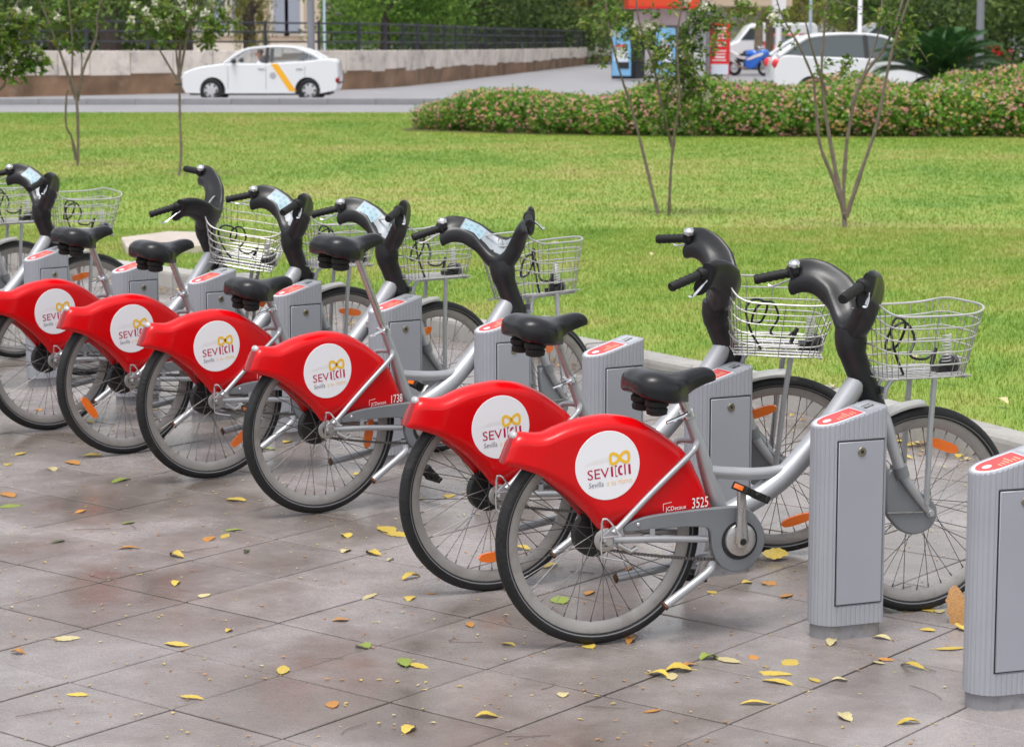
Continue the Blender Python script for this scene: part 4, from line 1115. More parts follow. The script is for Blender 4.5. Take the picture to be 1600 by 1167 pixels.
# crumbs: tiny petals and bits nobody could count
n = 1900
yy = np.sqrt(rng.uniform(5.4 ** 2, 13 ** 2, n)); xx = rng.uniform(-1, 1, n) * yy * .23
PP = np.stack([xx, yy], 1); k_ = ((PP[:, None] - KP[None]) ** 2).sum(2).argmin(1); ok = ((PP - KP[k_]) * KN[k_]).sum(1) > KW + .02
PP = PP[ok]; n = len(PP)
an = rng.uniform(0, 6.28, n)
me = leaf_mesh('litter', np.c_[PP, rng.uniform(.002, .004, n)], np.c_[np.cos(an), np.sin(an), np.zeros(n)], np.tile([0, 0, 1.], (n, 1)), rng.uniform(.006, .024, n), rng.uniform(.004, .012, n),
               [M['fallen_yellow'], M['fallen_orange'], M['fallen_brown'], M['fallen_pale']], rng.integers(0, 4, n))
tag(link('leaf_litter', me), kind='stuff')
# leaves gathered against the kerb
n = 900; kk = rng.integers(62, 100, n); off = KW + .01 + np.abs(rng.normal(0, .05, n))
PP = KP[kk] + KN[kk] * off[:, None] + rng.normal(0, .06, (n, 2)) * dK[kk] * 3
an = rng.uniform(0, 6.28, n)
keep = rng.uniform(0, 1, n) < (.35 + .65 * (np.sin(kk * 1.7) > 0))
me = leaf_mesh('litter', np.c_[PP, rng.uniform(.002, .012, n)][keep], np.c_[np.cos(an), np.sin(an), rng.uniform(-.1, .3, n)][keep], np.tile([0, 0, 1.], (keep.sum(), 1)), rng.uniform(.02, .06, keep.sum()), rng.uniform(.012, .03, keep.sum()),
               [M['fallen_yellow'], M['fallen_orange'], M['fallen_brown'], M['fallen_pale']], rng.integers(0, 4, keep.sum()))
tag(link('leaf_litter', me), kind='stuff')
mb = MB()
for k in range(26):
    p = at(random.uniform(20, 1580), random.uniform(760, 1150), z=0); a = random.uniform(0, 6.28); L = random.uniform(.05, .16)
    pts = [(p.x + math.cos(a) * t * L + .01 * math.sin(4 * t + k), p.y + math.sin(a) * t * L, .003) for t in np.linspace(0, 1, 6)]
    if (np.linalg.norm(KP - np.array([p.x, p.y]), axis=1)).min() > .4: mb.tube(pts, .0011, 4)
tag(mb.build('twigs', M['bark'], None), kind='stuff')

# ------------------------------------------------------------------ flowering shrubs
def shrub_meshes(seed, white):
    r = np.random.default_rng(seed); nl = 6500
    u = r.uniform(0, 2 * np.pi, nl); ct = r.uniform(-.7, 1, nl); st_ = np.sqrt(1 - ct ** 2)
    rad = 1 - np.abs(r.normal(0, .15, nl)) + .16 * (r.uniform(0, 1, nl) < .12) * r.uniform(0, 1, nl) + .09 * np.sin(9 * u + 3 * ct) * np.sin(6 * ct + 4 * u); rad += .10 * np.sin(3 * u + seed) * st_ + .08 * np.sin(7 * u + 2 * ct * 4)
    Nn = np.c_[np.cos(u) * st_, np.sin(u) * st_, ct]
    P_ = Nn * rad[:, None] * [1.0, .75, .60] + [0, 0, .40]; P_[:, 2] = np.maximum(P_[:, 2], .02)
    D = Nn * .6 + r.normal(0, .6, (nl, 3)) + [0, 0, -.1]
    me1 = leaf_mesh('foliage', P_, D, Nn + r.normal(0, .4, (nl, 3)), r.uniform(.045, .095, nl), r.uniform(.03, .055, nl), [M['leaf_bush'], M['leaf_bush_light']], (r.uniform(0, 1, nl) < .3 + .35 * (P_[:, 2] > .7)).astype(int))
    nf = 430; u = r.uniform(0, 2 * np.pi, nf); ct = r.uniform(-.6, .98, nf); st_ = np.sqrt(1 - ct ** 2)
    Nf = np.c_[np.cos(u) * st_, np.sin(u) * st_, ct]; C = Nf * (1.0 + .10 * np.sin(3 * u + seed) * st_)[:, None] * [1.02, .77, .63] + [0, 0, .40]; C[:, 2] = np.maximum(C[:, 2], .05)
    m = 9; col = r.choice(4, nf, p=[.62, .26, .10, .02] if not white else [.10, .26, .30, .34])
    Cp = np.repeat(C, m, 0); Nr = np.repeat(Nf, m, 0); jit = r.normal(0, .4, (nf * m, 3)); Dp = Nr + jit * 1.6
    colp = np.repeat(col, m); sw = r.uniform(0, 1, nf * m) < .3; colp = np.where(sw & (colp < 2), colp + 1, colp)
    me2 = leaf_mesh('flowers', Cp + jit * .012, Dp, Nr + r.normal(0, .5, (nf * m, 3)), r.uniform(.026, .046, nf * m), r.uniform(.022, .036, nf * m), [M['petal_pink'], M['petal_peach'], M['petal_yellow'], M['petal_white']], colp)
    mb = MB()
    for k in range(9):
        a = k * .7 + seed; mb.tube([(0.05 * math.cos(a), .05 * math.sin(a), 0), (.3 * math.cos(a), .24 * math.sin(a), .35), (.62 * math.cos(a), .48 * math.sin(a), .6)], [.014, .009, .004], 5)
    return me1, me2, mb.mesh('stems', M['bark'])
SH = [shrub_meshes(s, wv) for s, wv in ((1, False), (2, False), (3, False), (4, True))]
sheet('flower_bed', [(-1.9, 38.9), (.5, 37.3), (3, 36.6), (8.5, 36.4), (14, 36.6), (14, 43.5), (4.5, 43.5), (-1.6, 41.5)], .106, M['soil'])
SPOT = [  # pixel x, base row, distance, mesh, scale, height scale
    (700, 0, 39.4, 0, .74, .66), (760, 0, 39.2, 1, .85, .66), (815, 0, 38.5, 2, .95, .62), (890, 0, 38.2, 0, .95, .66), (962, 0, 37.9, 1, .95, .68), (1030, 0, 37.6, 2, 1.0, .70), (1105, 0, 37.5, 0, 1.0, .76),
    (1180, 0, 37.4, 1, 1.0, .80), (1255, 0, 37.4, 3, 1.0, .76), (1335, 0, 37.3, 2, 1.0, .80), (1410, 0, 37.3, 0, 1.0, .82), (1490, 0, 37.3, 3, 1.0, .80), (1570, 0, 37.3, 1, 1.05, .82), (1650, 0, 37.5, 2, 1.05, .84),
    (785, 0, 40.4, 2, .85, .62), (850, 0, 40.4, 1, .95, .60), (930, 0, 40.2, 0, .95, .60), (1010, 0, 40.0, 2, 1, .66), (1090, 0, 40, 1, 1, .76), (1170, 0, 40, 0, 1, .80), (1250, 0, 40, 2, 1, .80), (1330, 0, 40, 1, 1, .80), (1420, 0, 40, 0, 1, .82), (1510, 0, 40, 2, 1.05, .82), (1600, 0, 40, 1, 1.05, .84)]
names = ['first', 'second', 'third', 'fourth', 'fifth', 'sixth', 'seventh', 'eighth', 'ninth', 'tenth', 'eleventh', 'twelfth', 'thirteenth', 'fourteenth']
for k, (px, _, dep, mi, sc, hs) in enumerate(SPOT):
    p = at(px, 200, depth=dep)
    o = empty('flowering_shrub', (p.x, dep, .10), random.uniform(0, 6.28)); o.scale = (sc * .95, sc * .95, sc * hs * random.uniform(.86, 1.20))
    a, b_, c = SH[mi]
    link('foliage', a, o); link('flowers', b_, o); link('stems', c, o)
    colr = 'white and yellow flowered' if mi == 3 else 'pink and peach flowered'
    row = 'front row' if k < 14 else 'back row'; num = names[k if k < 14 else k - 14]
    tag(o, f'{colr} shrub, {num} from left, {row} of flower bed', 'shrub', 'flowering shrubs in the bed beyond the lawn')

# cycad
cy = at(1466, 125, depth=43.0); cyo = empty('cycad', (cy.x, 43.0, .12)); tag(cyo, 'dark green cycad with stiff arching fronds beside the white hatchback', 'cycad')
MB().lathe([(.22, 0), (.25, .3), (.20, .62), (.05, .72)], (0, 0, 0), 'Z', 12).build('trunk', M['bark_dark'], cyo)
def frond(seed):
    r = np.random.default_rng(seed); n = 60; L = 1.42
    P_, D, Nn = [], [], []
    spine = []
    for i in range(n):
        t = i / (n - 1); x = L * t * (1 - .1 * t); z = L * (.50 * t - .46 * t * t)
        spine.append((x, 0, z))
        for s in (-1, 1):
            if t > .06: P_.append((x, 0, z)); D.append((.55, s * .8, .35)); Nn.append((0, 0, 1))
    ln = .30 * np.sin(np.pi * np.clip(np.linspace(.08, 1, len(P_)), 0, .97)) ** .6
    a = leaf_mesh('frond', np.array(P_), np.array(D, float), np.array(Nn, float), ln, .032, M['leaf_cycad'])
    return a
FRM = [frond(k) for k in range(2)]
for k in range(38):
    o = link('frond', FRM[k % 2], cyo); el = R(-2 + 52 * (k / 38)); az = k * 2.399
    o.location = (0, 0, .68); o.rotation_euler = (0, -el, az); s = random.uniform(.95, 1.15); o.scale = (s, s * 1.1, s)

# ------------------------------------------------------------------ young trees in the lawn
def sapling(name, label, depth, stems, clusters, flowers=0, r0=.022, seed=0, leaf=.065):
    r = np.random.default_rng(seed)
    b0 = at(*stems[0][0], depth=depth)
    root = empty(name, (b0.x, depth, .1)); tag(root, label, 'tree', 'young trees planted in the lawn')
    inv = Vector((b0.x, depth, .1))
    S3 = []
    for k, st in enumerate(stems):
        off = r.uniform(-.25, .25); pts = []
        for i, (x, y) in enumerate(st):
            q = at(x, y, depth=depth + off * (i / max(1, len(st) - 1)) * 1.6) - inv
            if i == 0 and k == 0: q = Vector((0, 0, -.03))
            pts.append(q)
        pc = cr([tuple(p) for p in pts], 5)
        rr = np.linspace(1, .42, len(pc)) * (r0 if k < 4 else r0 * .55)
        rr = rr * (1 + .12 * r.normal(0, 1, len(pc)))
        o = MB().tube(pc, list(np.maximum(rr, .004)), 8).build('trunk' if k == 0 else 'stem', M['bark'], root)
    P_, D, F_ = [], [], []
    tw = MB()
    for (x, y, sx, sy, n) in clusters:
        c = at(x, y, depth=depth) - inv; k = depth / F_PX
        ntw = max(2, n // 9)
        for j in range(ntw):
            e = c + Vector((r.normal(0, sx * k * .55), r.normal(0, sx * k * .55), r.normal(0, sy * k * .55)))
            s_ = e + Vector((r.normal(0, .10), r.normal(0, .10), -r.uniform(.05, .22)))
            tw.tube([s_, s_.lerp(e, .5) + Vector((0, 0, .01)), e], [.0042, .003, .0015], 4, cap=False)
            for q in range(14):
                t = r.uniform(.05, 1.05); P_.append(s_.lerp(e, t) + Vector(r.normal(0, .018, 3)))
                dd = r.normal(0, 1, 3); dd[2] = dd[2] * .6 - .15; D.append(dd)
            if flowers and r.uniform() < flowers: F_.append(e)
    if not tw.v: tw.tube([(0, 0, .1), (0, 0, .2)], .003, 4)
    tag(tw.build('crown_twigs', M['bark'], root), kind='stuff')
    P_ = np.array([tuple(p) for p in P_]); n = len(P_)
    link('crown', leaf_mesh('crown', P_, np.array(D), np.tile([0, 0, 1.], (n, 1)) + r.normal(0, .5, (n, 3)), r.uniform(.7, 1.3, n) * leaf * 1.15, r.uniform(.7, 1.2, n) * leaf * .68, M['leaf_sapling']), root)
    if F_:
        m = 22; C = np.repeat(np.array([tuple(p) for p in F_]), m, 0); Nd = r.normal(0, 1, C.shape)
        link('blossom', leaf_mesh('blossom', C + Nd * .012, Nd, r.normal(0, 1, C.shape), .04, .034, M['petal_white']), root)
    return root
sapling('young_tree', 'sapling with two bare leaning stems and leafy middle before the vending machines', 21.4,
        [[(1045, 336), (1048, 270), (1055, 200), (1062, 150), (1058, 60), (1075, -40)], [(1028, 334), (1010, 260), (990, 180), (970, 118), (955, 60), (945, 0)], [(1050, 230), (1035, 170), (1020, 100), (1000, 40), (990, -30)], [(1060, 160), (1080, 90), (1090, 20), (1110, -40)]],
        [(1060, 140, 22, 40, 230), (1040, 90, 40, 40, 200), (1085, 70, 35, 40, 190), (1000, 40, 45, 35, 190), (1075, 15, 45, 20, 180), (960, 25, 40, 35, 150), (1045, 180, 14, 22, 70), (1120, 25, 30, 25, 110), (1190, 18, 25, 14, 50), (1075, 120, 26, 30, 120)], .10, .016, 3, .055)
sapling('young_tree', 'four stemmed almost leafless sapling standing in front of the white hatchback', 20.1,
        [[(1320, 357), (1319, 335), (1318, 300), (1325, 210), (1345, 130), (1385, 70), (1408, 10), (1420, -40)], [(1319, 330), (1300, 275), (1281, 225), (1274, 160), (1272, 125)], [(1319, 335), (1306, 270), (1292, 190), (1284, 120), (1287, 60), (1295, -30)], [(1322, 340), (1345, 270), (1370, 195), (1385, 120), (1400, 60), (1420, 0)],
         [(1274, 130), (1250, 75), (1222, 25), (1205, -30)], [(1292, 150), (1270, 80), (1255, 20), (1240, -30)], [(1330, 165), (1352, 110), (1373, 50), (1380, -20)]],
        [(1328, 92, 12, 8, 40), (1300, 96, 8, 6, 16), (1412, 45, 18, 22, 120), (1240, 45, 8, 6, 18), (1215, 15, 14, 10, 30), (1390, 15, 26, 10, 60), (1295, 5, 20, 8, 40)], 0, .021, 5, .055)
sapling('young_tree', 'slim sapling with forked stem left of the white taxi', 29.0,
        [[(121, 261), (122, 220), (120, 160), (113, 120), (113, 70), (108, 10), (105, -30)], [(119, 250), (112, 215), (103, 195), (104, 150), (108, 140)], [(121, 158), (130, 110), (150, 60), (152, 25), (165, -20)], [(118, 155), (100, 100), (80, 45), (60, -5)], [(122, 150), (128, 95), (120, 40), (125, -10)]],
        [(112, 28, 22, 24, 120), (140, 10, 24, 14, 90), (92, 52, 16, 12, 45), (118, 62, 12, 10, 40), (85, 10, 24, 14, 70)], .12, .02, 8, .075)
sapling('young_tree', 'slim straight sapling with pale blossom in front of the taxi bonnet', 27.1,
        [[(279, 276), (283, 240), (281, 180), (280, 130), (275, 75), (276, 20), (270, -30)], [(280, 125), (290, 70), (300, 30), (310, -20)], [(280, 130), (262, 100), (238, 60), (225, 45)], [(279, 110), (283, 60), (288, 0), (290, -30)]],
        [(300, 15, 36, 18, 180), (250, 15, 40, 18, 140), (335, 40, 14, 22, 110), (280, 40, 28, 16, 80), (225, 35, 24, 14, 60), (352, 10, 24, 14, 80), (322, 60, 14, 10, 50)], .30, .017, 9, .07)
sapling('young_tree', 'blossoming sapling whose crown hangs in at the left edge', 26.0,
        [[(-45, 280), (-40, 200), (-25, 120), (-5, 60), (30, 0), (40, -30)], [(-30, 150), (0, 140), (8, 125), (-10, 110)], [(-10, 70), (20, 60), (50, 90)]],
        [(15, 55, 22, 26, 300), (40, 88, 16, 14, 120), (10, 100, 14, 18, 120), (35, 25, 20, 10, 110), (-15, 40, 30, 30, 160), (55, 95, 8, 8, 40)], .25, .02, 10, .075)

# ------------------------------------------------------------------ wall, fence, poles
def wall_pts():
    return [at(-1100, 140, depth=52.0), at(-60, 140, depth=63.0), at(280, 140, depth=67.5), at(560, 140, depth=72.0), at(680, 140, depth=80.0), at(780, 140, depth=92.0), at(870, 140, depth=107.0), at(955, 140, depth=128.0)]
WP = np.array([(p.x, p.y) for p in wall_pts()]); WPr = resample(cr([tuple(p) for p in WP], 8), 90)
ztop = np.interp(WPr[:, 1], [63, 72, 92, 128], [1.17, 1.09, .91, .70])
WL = np.r_[0, np.cumsum(np.linalg.norm(np.diff(WPr, axis=0), axis=1))]
WT = np.gradient(WPr, axis=0); WT /= np.linalg.norm(WT, axis=1, keepdims=True); WNn = np.stack([WT[:, 1], -WT[:, 0]], 1)   # towards the road
def wi(s): return np.array([np.interp(s, WL, WPr[:, 0]), np.interp(s, WL, WPr[:, 1])]), np.array([np.interp(s, WL, WNn[:, 0]), np.interp(s, WL, WNn[:, 1])]), float(np.interp(s, WL, ztop))
wall = empty('boundary_wall'); tag(wall, 'long low wall, rough brown below and pale stained stone above, under the fence', 'wall')
rings = []
for p, n, z in zip(WPr, WNn, ztop):
    zs = -.12 + (z + .12) * .50
    rings.append([(*(p + n * .0), -.14), (*(p + n * .02), zs), (*(p - n * .3), zs), (*(p - n * .3), -.14)])
MB().loft(rings).build('wall_base', M['wall_brown'], wall, smooth=False)
s0 = 0
while s0 < WL[-1] - .5:
    s1 = min(s0 + random.uniform(1.0, 1.5), WL[-1]); ring = []
    ze = random.uniform(-.06, .06)
    for s in np.linspace(s0 + .012, s1 - .012, 4):
        p, n, z = wi(s); zs = -.12 + (z + .12) * .50 + .002
        ring.append([(*(p + n * (.05 + ze * .4)), zs - .03 + ze), (*(p + n * (.05 + ze * .4)), z), (*(p - n * .3), z), (*(p - n * .3), zs)])
    MB().loft(ring).build('coping_stone', M['wall_stone'], wall, smooth=False, bevel=.012, seg=1); s0 = s1
fence = empty('iron_fence'); tag(fence, 'dark iron railing standing on the stone wall in front of the trees', 'fence')
for dz in (.26, .55, .82):
    pts = [(*(p - n * .15), z + dz) for p, n, z in zip(WPr, WNn, ztop)]
    MB().tube(pts, .028, 6).build('rail', M['iron'], fence)
pst = MB().box((0, 0, .45), (.09, .09, .9)).mesh('fence_post', M['iron'], smooth=False)
s = .5
while s < WL[-1]:
    p, n, z = wi(s); o = link('fence_post', pst, fence); o.location = (*(p - n * .15), z); s += 2.0
pk = MB(); s = 34.0
while s < WL[-1]:
    p, n, z = wi(s); pk.tube([(*(p - n * .15), z + .03), (*(p - n * .15), z + .9)], .013, 4); s += .28
o = pk.build('pickets', M['iron'], fence); tag(o, kind='stuff')

def pole(name, label, px, depth, r, h, m, z0=-.1, extra=None):
    p = at(px, 60, depth=depth); o = empty(name, (p.x, depth, z0)); tag(o, label, 'pole')
    MB().lathe([(r * 1.25, 0), (r * 1.25, .12), (r, .14), (r * .85, h), (.001, h + .01)], (0, 0, 0), 'Z', 14).build('shaft', M[m], o)
    MB().lathe([(r * 2.1, -.02), (r * 2.1, .03), (r * 1.3, .05)], (0, 0, 0), 'Z', 14).build('base', M[m], o)
    return o
pole('lamp_post', 'thick grey lamp post rising behind the white taxi', 486, 61.4, .105, 8, 'pole_grey')
pole('sign_post', 'thin pale blue post behind the boot of the taxi', 507, 74.5, .045, 6, 'pole_blue')
pole('lamp_post', 'thick grey lamp post right of the cycad', 1531, 55, .095, 8, 'pole_grey', .1)
pole('lamp_post', 'thin grey lamp post left of the far silver car', 1266, 100, .07, 8, 'pole_blue')
pole('lamp_post', 'white post rising behind the hatchback roof', 1343, 62, .06, 8, 'pole_white')
o = pole('sign_post', 'white post with square box on top near the canopy', 1216, 90, .12, 2.4, 'pole_white')
MB().box((0, 0, 2.9), (.55, .35, .8)).build('sign_box', M['kiosk_white'], o, bevel=.02)

# ------------------------------------------------------------------ background trees
def far_crown(seed, m, n=7000, R_=3.2, H=4.6, low=1.3, leaf=.20):
    r = np.random.default_rng(seed); nc = 46; C = []
    for k in range(nc):
        u = r.uniform(0, 6.28); q = r.uniform(.25, 1) ** .6; zz = r.uniform(0, 1)
        C.append((R_ * q * math.cos(u) * math.sin(math.pi * (.12 + .8 * zz)) ** .5, R_ * q * math.sin(u) * math.sin(math.pi * (.12 + .8 * zz)) ** .5, low + H * zz))
    C = np.array(C); idx = r.integers(0, nc, n); P_ = C[idx] + r.normal(0, .42, (n, 3)) * [1, 1, .75]
    D = r.normal(0, 1, (n, 3)); D[:, 2] -= .5
    return leaf_mesh('crown', P_, D, r.normal(0, 1, (n, 3)) + [0, 0, .8], r.uniform(.6, 1.4, n) * leaf, r.uniform(.6, 1.2, n) * leaf * .6, m)
FC = {'dark': [far_crown(21, M['leaf_far']), far_crown(22, M['leaf_far'], low=1.0)], 'yellow': [far_crown(23, M['leaf_far_yellow'], low=1.2)], 'bright': [far_crown(24, M['leaf_far_bright'], low=1.1)]}
def far_tree(px, depth, kind, r0, sc, label, lean=0, m='bark_dark', low=0.0, wide=1.0):
    p = at(px, 60, depth=depth); o = empty('tree', (p.x, depth, -.1), random.uniform(0, 6.28)); tag(o, label, 'tree', 'trees in the background')
    mb = MB(); mb.tube(cr([(0, 0, 0), (lean * .3, .05, 1.2), (lean * .7, 0, 2.6), (lean, 0, 4.2)], 4), list(np.linspace(r0 * 1.2, r0 * .6, 13)), 9)
    for k in range(5):
        a = k * 1.26; mb.tube([(lean * .6, 0, 2.2 + .25 * k), (lean * .6 + .9 * math.cos(a), .9 * math.sin(a), 3.1 + .3 * k), (lean * .6 + 1.9 * math.cos(a), 1.9 * math.sin(a), 3.9 + .3 * k)], [r0 * .4, r0 * .28, r0 * .12], 6)
    mb.build('trunk', M[m], o)
    c = link('crown', random.choice(FC[kind]), o); c.scale = (sc * wide, sc * wide, sc); c.location = (0, 0, low); return o
TR = [(-20, 80, 'dark', .30, 1.1, 'dark tree behind the wall at the left edge', .1), (85, 76, 'dark', .16, .9, 'slim trunked dark tree behind the forked sapling', .1), (172, 72, 'dark', .36, 1.0, 'thick rough dark trunk behind the wall left of the taxi', .05),
      (285, 74, 'dark', .34, .8, 'dark trunked tree behind the taxi bonnet', .1), (395, 82, 'yellow', .25, .9, 'yellowing olive tree behind the taxi roof', -.3), (232, 92, 'yellow', .22, .85, 'yellow green tree behind the wall left of the taxi bonnet', -.5),
      (600, 90, 'bright', .2, 1.1, 'bright green tree right of the grey lamp post', .1), (655, 96, 'bright', .2, 1.1, 'light green tree behind the railing at centre left', 0), (690, 100, 'dark', .22, 1.1, 'dark tree behind the railing left of centre', .2), (745, 104, 'dark', .35, 1.1, 'dark thick stemmed tree behind the railing near the centre', -.2),
      (800, 112, 'dark', .3, 1.2, 'deep green tree behind the curved end of the wall', .3), (860, 122, 'yellow', .25, 1.2, 'olive tree behind the far end of the railing', .1), (920, 135, 'dark', .3, 1.3, 'shaded tree left of the vending machines', 0), (985, 140, 'yellow', .3, 1.4, 'olive tree above the orange kiosk roof', 0),
      (1250, 150, 'yellow', .3, 1.4, 'pale olive tree behind the thin grey lamp post', 0), (1330, 140, 'yellow', .3, 1.3, 'yellow green tree behind the hatchback', .2), (1400, 130, 'dark', .3, 1.3, 'dark tree right of the white post', 0), (1460, 112, 'dark', .3, 1.3, 'dense dark tree behind the cycad', 0), (1500, 120, 'bright', .3, 1.3, 'mid green tree behind the right lamp post', .2), (1560, 105, 'dark', .3, 1.2, 'dark tree at the right edge above the red car', 0), (1640, 110, 'bright', .3, 1.3, 'green tree beyond the right edge', 0)]
for q in TR: far_tree(*q[:5], q[5], q[6], low={172: .9, 85: .7, 285: .8}.get(q[0], 0.0), wide={285: .55, 395: .30, 545: .8, 172: .8, 85: .9}.get(q[0], 1.0))
for px, d, lab in ((1187, 104, 'left tan trunk of the pair under the canopy'), (1201, 108, 'right tan trunk of the pair under the canopy')):
    far_tree(px, d, 'yellow', .2, .8, lab, 0, 'bark_tan', 1.6)
def hedge(name, label, pxs, depth, h, mk, seed, n=5000):
    r = np.random.default_rng(seed); a, b_ = at(pxs[0], 60, depth=depth).x, at(pxs[1], 60, depth=depth).x
    P_ = np.c_[r.uniform(a, b_, n), depth + r.normal(0, .7, n), np.abs(r.uniform(0, 1, n)) * h - .1]
    P_[:, 2] *= 1 + .2 * np.sin(P_[:, 0] * 1.3)
    D = r.normal(0, 1, (n, 3)); o = link(name, leaf_mesh('foliage', P_, D, r.normal(0, 1, (n, 3)) + [0, 0, .8], .22, .13, M[mk])); tag(o, label, 'hedge'); return o
hedge('hedge', 'dark mass of shrubs behind the wall left of the taxi', (-60, 285), 79, 2.6, 'leaf_far', 31)
hedge('hedge', 'green undergrowth behind the railing between taxi and vending machines', (500, 960), 118, 3.4, 'leaf_far', 32, 9000)
hedge('hedge', 'dark hedge behind the car park on the right', (1380, 1680), 95, 3.3, 'leaf_far', 33, 9000)
hedge('hedge', 'distant olive shrubs behind the parked vans', (1120, 1420), 165, 6, 'leaf_far_yellow', 34, 8000)
hedge('far_wood', 'far dark wood closing the view behind all the trees', (-250, 1850), 190, 13, 'leaf_far', 35, 26000)

# beige building behind the trees
bp0 = at(300, 60, depth=128).x; bp1 = at(500, 60, depth=128).x
bd = empty('building', ((bp0 + bp1) / 2, 128, -.1)); tag(bd, 'beige building with grey shutters seen between the trees behind the taxi', 'building')
bw = bp1 - bp0
MB().box((0, 4, 4), (bw, 8, 8)).build('facade', M['building_beige'], bd, smooth=False)
MB().box((0, -.06, .5), (bw + .1, .14, 1.0)).build('plinth', M['frame_stone'], bd, smooth=False)
for px in (318, 344, 372, 437, 460):
    x = at(px, 60, depth=128).x - (bp0 + bp1) / 2
    f = MB().box((x, -.05, 2.75), (1.1, .12, 2.7)).build('window', M['frame_stone'], bd, smooth=False)
    MB().box((x, -.13, 2.75), (.62, .06, 2.4)).build('shutter', M['shutter'], f, smooth=False)

